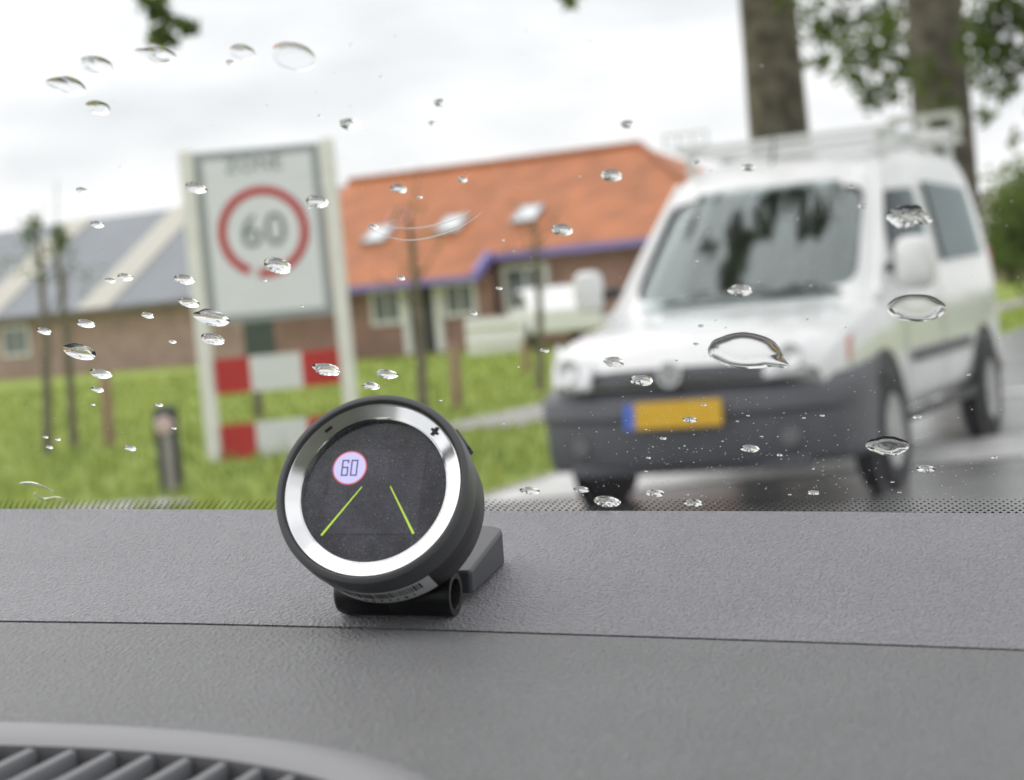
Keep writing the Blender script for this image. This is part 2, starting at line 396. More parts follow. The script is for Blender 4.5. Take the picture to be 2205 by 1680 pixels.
# ------------------------------------------------------------------ farm buildings
m_brick = pbr('brick_wall', (0.40, 0.28, 0.235), 0.85, var=0.18, vscale=1.6, bump=0.2, bscale=30, bdist=0.01)
m_brick2 = pbr('dark_brick_wall', (0.33, 0.195, 0.16), 0.85, var=0.18, vscale=1.6)
m_tile = pbr('orange_roof_tiles', (0.44, 0.155, 0.06), 0.62, var=0.20, vscale=1.1, spec=0.4)
def wave_bump(m, scale, dist, axis='X'):
    nt = m.node_tree; b = nt.nodes['Principled BSDF']; t = nd(nt, 'ShaderNodeTexCoord')
    w = nt.nodes.new('ShaderNodeTexWave'); w.bands_direction = axis; w.inputs['Scale'].default_value = scale
    nt.links.new(t.outputs['Object'], w.inputs['Vector']); bp = nd(nt, 'ShaderNodeBump', Strength=0.7, Distance=dist)
    nt.links.new(w.outputs[0], bp.inputs['Height']); nt.links.new(bp.outputs[0], b.inputs['Normal'])
wave_bump(m_tile, 1.6, 0.03)
m_slate = pbr('grey_roof_sheet', (0.22, 0.24, 0.27), 0.55, var=0.08, vscale=1.0)
m_light = pbr('translucent_roof_sheet', (0.52, 0.50, 0.44), 0.6, var=0.06)
m_fascia = pbr('gutter_fringe', (0.25, 0.21, 0.50), 0.5)  # violet of the lens colour fringe put into the board colour
m_white = pbr('white_paint', (0.84, 0.84, 0.84), 0.45, var=0.04)
m_wood_w = pbr('weathered_white_paint', (0.86, 0.84, 0.85), 0.6, var=0.06, vscale=6)
m_pane = pbr('window_pane', (0.10, 0.12, 0.12), 0.08, spec=0.8)
m_pane_l = pbr('skylight_pane', (0.72, 0.76, 0.80), 0.12, spec=0.9)  # whitish sky reflection put into the pane colour
m_dark = pbr('dark_opening', (0.03, 0.033, 0.03), 0.5)
m_dgreen = pbr('dark_green_door', (0.045, 0.07, 0.05), 0.5, var=0.2)

TH = R(31)
def bframe(xr, dr, th):            # frame: +x along the wall to the RIGHT end at local x=0, +y into the building
    p = at(xr, 640, dr); p.z = -0.02
    return Matrix.Translation(p) @ Matrix.Rotation(-th, 4, 'Z')
def wall_window(th, F, x, z, w, h, frame=m_white, pane=m_pane, y=0.0, bars=True):
    """frame ring + pane + glazing bars on a wall whose face is local y"""
    f = MB(F); t = 0.11
    f.box((x - w / 2 + t / 2, y - .03, z), (t, .10, h)); f.box((x + w / 2 - t / 2, y - .03, z), (t, .10, h))
    f.box((x, y - .03, z + h / 2 - t / 2), (w - 2 * t, .10, t)); f.box((x, y - .03, z - h / 2 + t / 2), (w - 2 * t, .10, t))
    if bars: f.box((x, y - .035, z), (.06, .05, h - 2 * t))
    fo = f.build('window', frame, th, smooth=False)
    MB(F).box((x, y - .01, z), (w - 2 * t, .03, h - 2 * t)).build('pane', pane, fo, smooth=False)
    return fo

# --- barn
F = bframe(800, 60.5, TH)
barn = thing('barn', 'long low brick barn with a grey roof crossed by pale sheets, on the left', 'barn', F)
BL, BD, BE, BR_ = 41.0, 10.5, 2.2, 5.75
w = MB(F); w.box((-BL / 2, .15, BE / 2), (BL, .3, BE)); w.box((-BL / 2, BD - .15, BE / 2), (BL, .3, BE))
w.box((-.15, BD / 2, BE / 2), (.3, BD - .6, BE)); w.box((-BL + .15, BD / 2, BE / 2), (.3, BD - .6, BE))
w.add([(0, 0, BE), (0, BD, BE), (0, BD / 2, BR_ - .1), (-.3, 0, BE), (-.3, BD, BE), (-.3, BD / 2, BR_ - .1)], [(0, 1, 2), (3, 5, 4), (0, 2, 5, 3), (1, 4, 5, 2)])
w.build('wall', m_brick, barn, smooth=False)
def roof_pt(x, s):                 # s 0 at eave, 1 at ridge
    return (x, -.45 + (BD / 2 + .45) * s, BE - .05 + (BR_ - BE + .05) * s)
bounds = []
x = 0.3
sheets = [1.19 * q for q in (1.4, 3.4, 1.2, 3.3, 1.25, 3.4, 1.3, 3.4, 1.25, 3.3, 1.2, 3.4, 1.2, 3.4, 1.2)]
for i, wd in enumerate(sheets):
    mb = MB(F); z = 0.06 if i % 2 == 0 else 0.0; a, b = x, x - wd
    pts = [roof_pt(a, 0), roof_pt(b, 0), roof_pt(b, 1), roof_pt(a, 1)]
    mb.add([(p[0], p[1], p[2] + z) for p in pts] + [(p[0], p[1], p[2] + z - .08) for p in pts], [(0, 3, 2, 1), (4, 5, 6, 7), (0, 1, 5, 4), (1, 2, 6, 5), (2, 3, 7, 6), (3, 0, 4, 7)])
    mb.build('roof_sheet', m_light if i % 2 == 0 else m_slate, barn, smooth=False); x = b
mb = MB(F); mb.add([(.3, BD / 2, BR_ - .03), (-BL - .3, BD / 2, BR_ - .03), (-BL - .3, BD + .45, BE - .05), (.3, BD + .45, BE - .05)], [(0, 1, 2, 3)])
mb.build('rear_roof', m_slate, barn, smooth=False, solid=0.05)
MB(F).box((-BL / 2, -.50, BE - .02), (BL, .1, .12)).build('gutter', pbr('zinc_gutter', (.20, .18, .19), .5), barn, smooth=False)
for wx in (-29.5, -22.2, -15.6): wall_window(barn, F, wx, 1.35, 1.35, 1.1)
dx_ = min((abs(proj(F @ Vector((-.05 * k, 0, 1)))[0] - 572), -.05 * k) for k in range(500))[1]
MB(F).box((dx_, -.03, 1.0), (1.75, .08, 2.0)).build('door', m_dgreen, barn, smooth=False)

# --- house with orange roof
F = bframe(1600, 45.5, R(27))
house = thing('farmhouse', 'brick farmhouse under a large orange tiled roof with violet fringed gutter boards', 'house', F)
def solve_x(F, px):
    return min((abs(proj(F @ Vector((-.05 * k, 0, 1)))[0] - px), -.05 * k) for k in range(700))[1]
L = -solve_x(F, 612)
L, D, E1, E2, RZ = L, 9.0, 2.52, 1.96, 5.02
SX = -6.5                           # where the eave steps down
w = MB(F)
w.box(((SX) / 2, .15, E1 / 2), (-SX, .3, E1)); w.box(((SX - L) / 2, .15 - .5, E2 / 2), (L + SX, .3, E2))
w.box((-.15, D / 2, E1 / 2), (.3, D - .6, E1)); w.box((-L + .15, D / 2, E1 / 2), (.3, D - .6, E1)); w.box((-L / 2, D - .15, E1 / 2), (L, .3, E1))
w.build('wall', m_brick2, house, smooth=False)
IN = 4.2
e1 = E1 - .15; y1 = -.35
slope = (RZ - e1) / (D / 2 - y1)
rf = MB(F)
y2 = y1 - (e1 - (E2 - .05)) / slope
rf.add([(.35, y1, e1), (SX, y1, e1), (SX, y2, E2 - .05), (-L - .3, y2, E2 - .05), (-L - .3, D / 2, RZ), (SX, D / 2, RZ), (-IN, D / 2, RZ)], [(0, 6, 5, 1), (2, 1, 5, 4, 3)])
rf.add([(.35, y1, e1), (-IN, D / 2, RZ), (.35, D + .35, e1)], [(0, 2, 1)])
rf.add([(.35, D + .35, e1), (-IN, D / 2, RZ), (-L - .3, D / 2, RZ), (-L - .3, D + .35, e1)], [(0, 3, 2, 1)])
rf.build('roof', m_tile, house, smooth=False, solid=0.12)
rc_ = MB(F).tube([(-L - .3, D / 2, RZ + .03), (-IN, D / 2, RZ + .03)], .10, 8); rc_.tube([(-IN, D / 2, RZ + .03), (.35, y1, e1 + .03)], .09, 8); rc_.build('ridge_tiles', pbr('ridge_tile', (.34, .12, .05), .6, var=.15), house)
MB(F).box((SX / 2 + .17, y1 - .06, e1 - .06), (-SX + .35, .1, .18)).build('gutter_board', m_fascia, house, smooth=False)
MB(F).box(((SX - L - .3) / 2, y2 - .06, E2 - .13), (L + SX + .3, .1, .17)).build('gutter_board', m_fascia, house, smooth=False)
g_ = MB(F); g_.add([(SX - .06, y1 - .1, e1 - .18), (SX + .1, y1 - .1, e1 - .18), (SX + .1, y1 - .1, e1 + .10), (SX - .06, y1 - .1, e1 + .10), (SX - .06, y2 - .1, E2 - .24), (SX + .1, y2 - .1, E2 - .24), (SX + .1, y2 - .1, E2 + .02), (SX - .06, y2 - .1, E2 + .02)],
                   [(3, 2, 1, 0), (4, 5, 6, 7), (0, 1, 5, 4), (1, 2, 6, 5), (2, 3, 7, 6), (3, 0, 4, 7)])
g_.build('gutter_board', m_fascia, house, smooth=False)
nrm = Vector((0, -slope, 1)).normalized()
for (sx, zz) in ((-10.55, 3.2), (-8.35, 3.26), (-6.15, 3.3)):
    yy = (zz - e1) / slope + y1; M = Matrix.Translation((sx, yy, zz + .03)) @ Matrix.Rotation(math.atan(slope), 4, 'X') @ Matrix.Scale(.82, 4)
    fr = MB(F @ M); fr.box((0, -.49, .05), (.86, .09, .12)); fr.box((0, .49, .05), (.86, .09, .12)); fr.box((-.385, 0, .05), (.09, .89, .12)); fr.box((.385, 0, .05), (.09, .89, .12))
    fo = fr.build('skylight', pbr('skylight_frame', (.35, .36, .38), .5) if sx < -10 else bpy.data.materials['skylight_frame'], house, smooth=False)
    MB(F @ M).box((0, 0, .06), (.68, .89, .06)).build('pane', m_pane_l, fo, smooth=False)
for (wx, wz, ww, wh, yy) in ((-9.5, 1.32, .95, .95, -.5), (-7.35, 1.34, .95, .9, -.5), (-5.7, 1.45, 1.3, 1.2, 0)):
    wall_window(house, F, wx, wz, ww, wh, y=yy)
dr = MB(F).box((-8.45, -.53, .95), (.7, .06, 1.75)).build('door', m_dark, house, smooth=False)
df = MB(F); df.box((-8.92, -.56, .95), (.2, .12, 1.8)); df.box((-7.98, -.56, .95), (.2, .12, 1.8)); df.box((-8.45, -.56, 1.84), (1.14, .12, .08)); df.build('door_frame', m_white, house, smooth=False)

# white planters and parked white car near the house
def on_front(F, x, y): return F @ Vector((x, y, 0))
p = at(1062, 700, 43.5); p.z = 0
Fp = Matrix.Translation(p) @ Matrix.Rotation(-TH, 4, 'Z')
bench = thing('garden_fence', 'low white picket fence in front of the orange roofed house', 'fence', Fp)
MB(Fp).box((0, 0, .28), (1.5, .05, .09)).build('rail', m_white, bench, smooth=False)
MB(Fp).box((0, 0, .66), (1.5, .05, .09)).build('rail', m_white, bench, smooth=False)
pk0 = None
for i in range(10):
    if pk0 is None:
        pk0 = MB(Fp).prism([(-.065, 0), (.065, 0), (.065, .78), (0, .86), (-.065, .78)], -.045, -.025, Matrix.Translation((-.7, 0, 0)) @ Matrix.Rotation(R(90), 4, 'X')).build('picket', m_white, bench, smooth=False)
    else:
        c = pk0.copy(); COL.objects.link(c); c.parent = bench; c.location = (i * .155, 0, 0)
# small parked white car
def far_car():
    p = at(1192, 700, 44.5); p.z = 0
    Fc = Matrix.Translation(p) @ Matrix.Rotation(R(-82), 4, 'Z')
    t = thing('parked_car', 'small white car parked before the farmhouse, left of the van mirror', 'car', Fc)
    prof = [(-1.9, .32), (-1.95, .7), (-1.6, .86), (-.95, .93), (-.35, 1.38), (.9, 1.40), (1.55, .98), (1.92, .9), (1.95, .35)]
    mb = MB(Fc @ Matrix.Rotation(R(90), 4, 'X')); mb.prism(prof, -.8, .8); mb.build('body', m_white, t, smooth=False, bevel=.08, bseg=3)
    for s in (-1, 1):
        mb = MB(Fc @ Matrix.Rotation(R(90), 4, 'X')); mb.prism([(-.82, .97), (-.32, 1.31), (.8, 1.32), (1.3, .98)], s * .805 - .01, s * .805 + .01); mb.build('side_window', m_pane, t, smooth=False)
        for x in (-1.25, 1.25):
            mb = MB(Fc @ Matrix.Translation((x, s * .72, .31)) @ Matrix.Rotation(R(90), 4, 'X')); mb.lathe([(0, -.1), (.29, -.1), (.31, 0), (.29, .1), (0, .1)], 20); mb.build('wheel', m_dark, t)
far_car()
# tiny cottage at the far right
p = at(2225, 590, 95); p.z = 0; Fc = Matrix.Translation(p) @ Matrix.Rotation(R(-10), 4, 'Z')
ct = thing('cottage', 'tiny far cottage with a pale roof at the right edge among trees', 'house', Fc)
MB(Fc).box((0, 2, 1.1), (5, 4, 2.2)).build('wall', m_brick, ct, smooth=False)
MB(Fc).add([(-2.7, -.3, 2.1), (2.7, -.3, 2.1), (2.7, 2, 4.4), (-2.7, 2, 4.4), (-2.7, 4.3, 2.1), (2.7, 4.3, 2.1)], [(0, 1, 2, 3), (3, 2, 5, 4)]).build('roof', pbr('pale_roof', (.6, .55, .53), .6), ct, smooth=False, solid=.1)
MB(Fc).box((-1, -.02, 1.2), (.9, .06, 1)).build('window', m_pane, ct, smooth=False)

# ------------------------------------------------------------------ young trees, stakes
def sapling(px, py, top, label, r=.05, dd=None, clumps=()):
    b = gnd(px, py); t = thing('young_tree', label, 'tree', T(b.x, b.y, 0), 'young trees planted in the meadow')
    tp = at(top[0], top[1], b.y)
    MB().tube([b + Vector((0, 0, -.05)), b.lerp(tp, .5) + Vector((.03, 0, 0)), tp], [r, r * .8, r * .35], 8).build('trunk', m_bark2, t)
    for k in range(5):
        q = b.lerp(tp, .55 + .1 * k); e = q + Vector((random.uniform(-.5, .5), random.uniform(-.3, .3), random.uniform(.3, .7)))
        MB().tube([q, e], [r * .22, r * .08], 5).build('limb', m_bark2, t)
    leaves(MB(), [(at(cx, cy, b.y), cr, cn) for cx, cy, cr, cn in clumps], .07).build('crown', m_leaf2, t, smooth=False)
sapling(103, 975, (82, 500), 'thin young tree, leftmost of the saplings before the barn', .055, clumps=[(70, 480, .12, 60), (65, 510, .1, 40), (90, 560, .2, 26), (20, 560, .25, 30), (75, 600, .15, 14)])
sapling(160, 968, (118, 505), 'young tree standing right beside the leftmost sapling', .05, clumps=[(128, 505, .12, 60), (130, 530, .12, 40), (160, 570, .2, 22), (200, 600, .2, 12), (125, 590, .1, 10)])
sapling(912, 905, (880, 470), 'young tree in front of the farmhouse door', .06, clumps=[(890, 540, .3, 14), (930, 500, .25, 12), (870, 480, .25, 10)])
sapling(1162, 840, (1150, 480), 'young tree in front of the white fence and parked car', .055, clumps=[(1150, 520, .4, 14), (1110, 560, .3, 10), (1190, 540, .3, 10)])
def stake(px, py, ty, label, r=.06, lean=0, mat=None):
    b = gnd(px, py); tp = at(px + lean, ty, b.y)
    o = MB().tube([b + Vector((0, 0, -.05)), b.lerp(tp, .98), tp], [r, r, r * .85], 10).build('wooden_stake', mat or m_stake, None); mount(o, T(b.x, b.y)); tag(o, label, 'stake', 'wooden stakes in the meadow')
stake(238, 960, 800, 'brown wooden stake in the grass left of the bollard', .06, -14)
stake(985, 880, 738, 'brown wooden stake in the grass right of the farmhouse door', .06, -8)
stake(1135, 800, 735, 'short brown stake beside the young tree before the parked car', .06, -6)
stake(560, 905, 838, 'short dark stake seen between the two striped boards', .055, -8, m_bark2)

# ------------------------------------------------------------------ bollard, zone sign
b = gnd(372, 1056); Fb = T(b.x, b.y, 0, R(4))
bo = thing('verge_bollard', 'short black and grey verge bollard with a pale reflector, left of the sign', 'bollard', Fb)
hB = 0.60
MB(Fb).prism([(-.085, -.05), (.085, -.05), (.085, .05), (-.085, .05)], -.05, hB).build('post', pbr('bollard_black', (.05, .05, .05), .6, var=.2), bo, smooth=False, bevel=.03, bseg=3)
MB(Fb).box((0, -.052, .2), (.06, .02, .40)).build('strip', pbr('bollard_grey', (.36, .33, .32), .6, var=.1), bo, smooth=False, bevel=.005)
MB(Fb @ Matrix.Translation((-.01, -.05, .47)) @ Matrix.Rotation(R(90), 4, 'X')).lathe([(0, .022), (.055, .02), (.066, .008), (.066, -.005)], 28).build('reflector', pbr('reflector_pink', (.62, .35, .36), .3, col2=(.75, .68, .66), vscale=14), bo)

SY = 16.6
sb = gnd(482, 985); SY = sb.y
def sx(xp, yp): return at(xp, yp, SY)
lp0, lp1 = sx(415, 345), sb
cxw = (sx(418, 500).x + sx(722, 500).x) / 2
Fs = T(cxw, SY, 0, R(0))
sg = thing('zone_sign', 'white roadside 60 zone sign with red ring between two white posts', 'road sign', Fs)
m_sign = pbr('sign_face', (0.82, 0.82, 0.92), 0.4, var=0.02)
m_signg = pbr('sign_border_grey', (0.33, 0.35, 0.39), 0.45)
m_signd = pbr('sign_print_grey', (0.13, 0.15, 0.17), 0.5)
m_red = pbr('sign_red', (0.52, 0.02, 0.018), 0.45, var=0.05)
m_bwhite = pbr('board_white', (0.78, 0.78, 0.84), 0.45, var=.04)
HW = (sx(722, 500).x - sx(418, 500).x) / 2
ztop = sx(570, 320).z; zbot = sx(600, 688).z
for s in (-1, 1):
    MB(Fs).box((s * HW, 0, ztop / 2 - .05), (.12, .12, ztop + .16)).build('post', m_wood_w, sg, smooth=False, bevel=.01)
pw = 2 * HW - .14; ph = ztop - zbot; zc = (ztop + zbot) / 2
MB(Fs).box((0, -.02, zc), (pw, .03, ph)).build('sign_panel', m_signg, sg, smooth=False, bevel=.004)
MB(Fs).box((0, -.037, zc), (pw - .14, .008, ph - .14)).build('sign_face', m_sign, sg, smooth=False)
rc = sx(572, 500).z
rg = MB(Fs @ Matrix.Translation((.0, -.043, rc)) @ Matrix.Rotation(R(90), 4, 'X'))
rg.lathe([(.320, .0), (.320, .004), (.392, .004), (.392, 0)], 80, a0=R(-102), a1=R(246)); rg.build('red_ring', m_red, sg)
text_mb('60', .40, Fs @ Matrix.Translation((.0, -.044, rc)) @ Matrix.Rotation(R(90), 4, 'X'), m_signd, 'lettering', sg, .001, 0, 1.05)
text_mb('ZONE', .17, Fs @ Matrix.Translation((-.03, -.044, sx(555, 357).z)) @ Matrix.Rotation(R(90), 4, 'X'), m_signd, 'lettering', sg, .001, 0, 1.1)
for (y0, y1) in ((762, 838), (905, 985)):
    za, zb = sx(600, y0).z, sx(600, y1).z; zc2 = (za + zb) / 2; hh = za - zb; t3 = pw
    for (a, b_, mm) in ((-.5, -.215, m_red), (-.215, .20, m_bwhite), (.20, .5, m_red)):
        MB(Fs).box(((a + b_) / 2 * t3, -.01, zc2), ((b_ - a) * t3, .03, hh)).build('striped_board', mm, sg, smooth=False)

# ------------------------------------------------------------------ van
VB = R(24.5)
vF = Matrix.Translation((0.78, 9.07, 0)) @ Matrix.Rotation(-VB, 4, 'Z')
m_van = pbr('white_car_paint', (0.74, 0.745, 0.75), 0.22, coat=0.6, var=0.015)
m_bump = pbr('grey_bumper_plastic', (0.088, 0.091, 0.105), 0.5, var=0.12, vscale=5)
m_blk = pbr('black_plastic', (0.022, 0.022, 0.025), 0.5)
m_tyre = pbr('tyre_rubber', (0.03, 0.03, 0.032), 0.8)
m_rim = pbr('wheel_cover', (0.42, 0.42, 0.42), 0.4, metal=0.3)
m_vglass = glassmix('van_glass', (0.42, 0.50, 0.48), 2.6, 0.05, 1.5)
m_vglass_s = glassmix('van_side_glass', (0.34, 0.42, 0.40), .8, 0.0, 1.5)
m_lens = pbr('lamp_lens', (0.72, 0.73, 0.75), 0.12, var=.14, vscale=14, spec=.9)
m_alu = pbr('aluminium_rack', (0.66, 0.67, 0.67), 0.5, metal=0.2)
van = thing('delivery_van', 'white delivery van with dark grey bumper and roof rack coming along the road', 'van', vF)
vF = vF @ Matrix.Diagonal((.935, 1.03, 1.0, 1.0))
ZT = [(0, .72), (.05, .79), (.15, .85), (.35, .905), (.65, .94), (.95, .975), (1.0, .995), (1.35, 1.29), (1.72, 1.59), (1.85, 1.69), (2.05, 1.78), (2.4, 1.83), (3.2, 1.845), (3.9, 1.83), (4.1, 1.80), (4.22, 1.72), (4.30, 1.45), (4.32, .9)]
HWB = [(0, .73), (.06, .79), (.2, .82), (.6, .84), (1.2, .845), (3.6, .845), (4.15, .83), (4.28, .79), (4.32, .74)]
HWR = [(0, .60), (.2, .72), (.95, .74), (1.1, .73), (1.72, .655), (2.3, .68), (4.1, .67), (4.32, .62)]
ZBt = [(0, .50), (.2, .42), (.6, .30), (4.0, .30), (4.32, .42)]
def bend(x, y): return y + .17 * (abs(x) / .84) ** 2.6 * max(0, 1 - max(0, y) / 2.4)
def vsec(y):
    zt = interp(ZT, y); hb = interp(HWB, y); hr = interp(HWR, y); zb = interp(ZBt, y)
    belt = min(zt - .07, 1.05) if y > .9 else zt - .06
    if y < .95: hr = hb - .055
    k = max(0, min(1, (y - .9) / .5))
    return [(0, zb), (hb * .86, zb), (hb * .985, zb + .10), (hb, zb + (belt - zb) * .5), (hb * (.985), belt),
            (hb * .985 + (hr - hb * .985) * .5, belt + (zt - belt) * .5), (hr, zt - .035 - .04 * k), (hr * .90, zt - .004), (hr * .5, zt + .012), (0, zt + .016)]
ys = [0, .02, .06, .15, .3, .5, .7, .88, .97, 1.05, 1.2, 1.4, 1.6, 1.72, 1.80, 1.95, 2.2, 2.6, 3.0, 3.4, 3.8, 4.05, 4.2, 4.28, 4.32]
mb = MB(vF); rings = []
for y in ys:
    h_ = vsec(y); full = h_ + [(-x, z) for x, z in h_[-2:0:-1]]
    rings.append([(x, bend(x, y), z) for x, z in full])
N = len(rings[0]); vs = [p for r_ in rings for p in r_]; fs = []
for i in range(len(rings) - 1):
    for k in range(N):
        if 1.0 < ys[i] < 1.70 and 7 <= k < N - 7: continue
        a = i * N + k; b_ = i * N + (k + 1) % N; fs.append((a, b_, b_ + N, a + N))
fs.append(tuple(range(N))); fs.append(tuple(range((len(rings) - 1) * N, len(rings) * N))[::-1])
mb.add(vs, fs); mb.build('body', m_van, van, sub=2)

def ws_pt(u, v, off=0.0):          # windscreen surface, u -1..1, v 0..1
    y = .955 + (1.73 - .955) * v; z = interp(ZT, y)
    hw = (.79 + (.645 - .79) * v)
    x = u * hw
    yy = bend(x, y) + .10 * abs(u) ** 3
    return Vector((x, yy - off * .65, z + .02 - .03 * abs(u) ** 4 + off * .75))
hole = MB(vF); hole.grid(lambda u, v: ws_pt(2 * u - 1, v, .012), 24, 14)
m_cab = pbr('cabin_dark', (0.020, 0.024, 0.023), 0.8, var=.4, vscale=5)
cb = MB(vF)
cb.add([(-.66, 1.02, .95), (.66, 1.02, .95), (.76, 1.45, .80), (-.76, 1.45, .80), (.76, 2.5, .80), (-.76, 2.5, .80), (.62, 2.5, 1.70), (-.62, 2.5, 1.70), (.58, 1.78, 1.575), (-.58, 1.78, 1.575)],
       [(0, 1, 2, 3), (3, 2, 4, 5), (5, 4, 6, 7), (7, 6, 8, 9), (0, 3, 5, 7, 9), (1, 8, 6, 4, 2)])
cb.build('cabin_lining', m_cab, van, smooth=False)
hole.build('windscreen', m_vglass, van)
for s in (-1, 1): MB(vF).tube([ws_pt(s * 0.985, v / 8, .012) for v in range(-1, 10)], .034, 10).build('windscreen_pillar', m_van, van)
for sx_ in (-.38, .38):
    MB(vF).box((sx_, 2.12, 1.12), (.48, .14, .62), Matrix.Rotation(R(-12), 4, 'X'), .85).build('seat', pbr('seat_cloth', (.05, .055, .06), .9) if sx_ < 0 else bpy.data.materials['seat_cloth'], van, smooth=False, bevel=.05, bseg=3)
    MB(vF).box((sx_, 2.22, 1.50), (.26, .09, .17), None, .9).build('headrest', bpy.data.materials['seat_cloth'], van, smooth=False, bevel=.03, bseg=3)
MB(vF @ Matrix.Translation((.38, 1.42, 1.05)) @ Matrix.Rotation(R(62), 4, 'X')).lathe([(.18 + .014 * math.cos(a * PI / 5), .014 * math.sin(a * PI / 5)) for a in range(11)], 36).build('steering_wheel', m_blk, van)
wp = MB(vF)
for (u0, u1) in ((-.55, .12), (.1, .75)):
    wp.tube([ws_pt(u0, .01, .03), ws_pt((u0 + u1) / 2, .05, .035), ws_pt(u1, .03, .035)], .009, 6)
wp.build('wiper', m_blk, van)

# bumper
def bump_pt(u, v):                 # v 0 bottom ..1 top wrap
    a = (u - .5) * 2
    z = .24 + .40 * v + .05 * abs(a) ** 3 * v
    out = .075 * math.sin(PI * min(1, max(0, v * 1.02))) ** .35 - .03 + (.03 if .62 < v < .9 else 0)
    x = .86 * math.sin(min(1, abs(a) * 1.18) * PI / 2) ** .9 * (1 if a > 0 else -1)
    back = max(0, abs(a) - .62) / .38
    return (x * (1 + out * .1), bend(x, 0) - out + .5 * back ** 1.2 + .02, z)
mb = MB(vF); mb.grid(bump_pt, 48, 16); mb.build('bumper', m_bump, van, solid=.05)
MB(vF).box((0, .07, .36), (1.05, .06, .09)).build('lower_grille', m_blk, van, smooth=False, bevel=.02)
MB(vF).box((0, .10, .25), (1.3, .10, .06)).build('lip', m_bump, van, smooth=False, bevel=.02)
for s in (-1, 1):
    MB(vF @ Matrix.Translation((s * .56, .035, .37)) @ Matrix.Rotation(R(90), 4, 'X')).lathe([(0, .02), (.04, .018), (.052, 0), (.055, -.02)], 24).build('fog_lamp', pbr('fog_lens', (.14, .14, .15), .3), van)
gr = MB(vF); gr.grid(lambda u, v: ((u - .5) * .98, bend((u - .5) * .98, .0) - .022 + .02 * v, 0.672 + .056 * v * (1 - .5 * abs(2 * u - 1) ** 3)), 24, 5)
gr.build('grille', pbr('grille_grey', (.075, .078, .09), .5), van, solid=.02)
Fbdg = vF @ Matrix.Translation((-.02, -.03, .705)) @ Matrix.Rotation(R(90), 4, 'X')
bd = MB(Fbdg); bd.lathe([(.044, 0), (.048, .010), (.058, .012), (.064, .006), (.064, 0)], 40); bo2 = bd.build('badge', pbr('badge_chrome', (.72, .73, .75), .25, metal=.5), van)
MB(Fbdg).prism([(-.09, -.010), (-.004, -.003), (-.022, -.02), (.09, .010), (.004, .003), (.022, .02)], .004, .010).build('badge_bolt', bpy.data.materials['badge_chrome'], bo2, smooth=False)
MB(Fbdg).prism([(.042 * math.cos(a * PI / 12), .042 * math.sin(a * PI / 12)) for a in range(24)], -.01, .0).build('badge_plate', pbr('badge_back', (.30, .31, .33), .4), bo2, smooth=False)

def hl_pt(s):
    def f(u, v):
        x = s * (.46 + .36 * u); z = .64 + .02 * u + (.09 + .10 * (u ** .7)) * v
        return (x, bend(x, .0) + .22 * u ** 2.6 - .032 + .10 * v * (0.6 + .5 * u) - .02 * math.sin(PI * v), z + .01)
    return f
for s in (-1, 1):
    o = MB(vF).grid(hl_pt(s), 14, 9).build('headlight', m_lens, van, solid=.03)
    MB(vF @ Matrix.Translation((s * .60, .03, .745)) @ Matrix.Rotation(R(80), 4, 'X')).lathe([(0, .0), (.045, .006), (.06, .02), (.062, .0)], 24).build('bulb', pbr('bulb_chrome', (.7, .7, .72), .2, metal=.4), o)
    if s > 0: MB(vF).grid(lambda u, v: tuple(a + b for a, b in zip(hl_pt(1)(.93 + .06 * u, .15 + .6 * v), (.004, -.008, 0))), 4, 6).build('indicator', pbr('indicator_amber', (.60, .28, .22), .35), o)
Fpl = vF @ Matrix.Translation((0, -.085, .515)) @ Matrix.Rotation(R(-3), 4, 'X')
pl = MB(Fpl).box((0, 0, 0), (.52, .012, .125)).build('number_plate', pbr('plate_yellow', (.72, .42, .015), .45, var=.06, vscale=30), van, smooth=False, bevel=.004)
MB(Fpl).box((-.232, -.0075, 0), (.056, .006, .122)).build('plate_band', pbr('plate_blue', (.07, .16, .62), .4), pl, smooth=False)
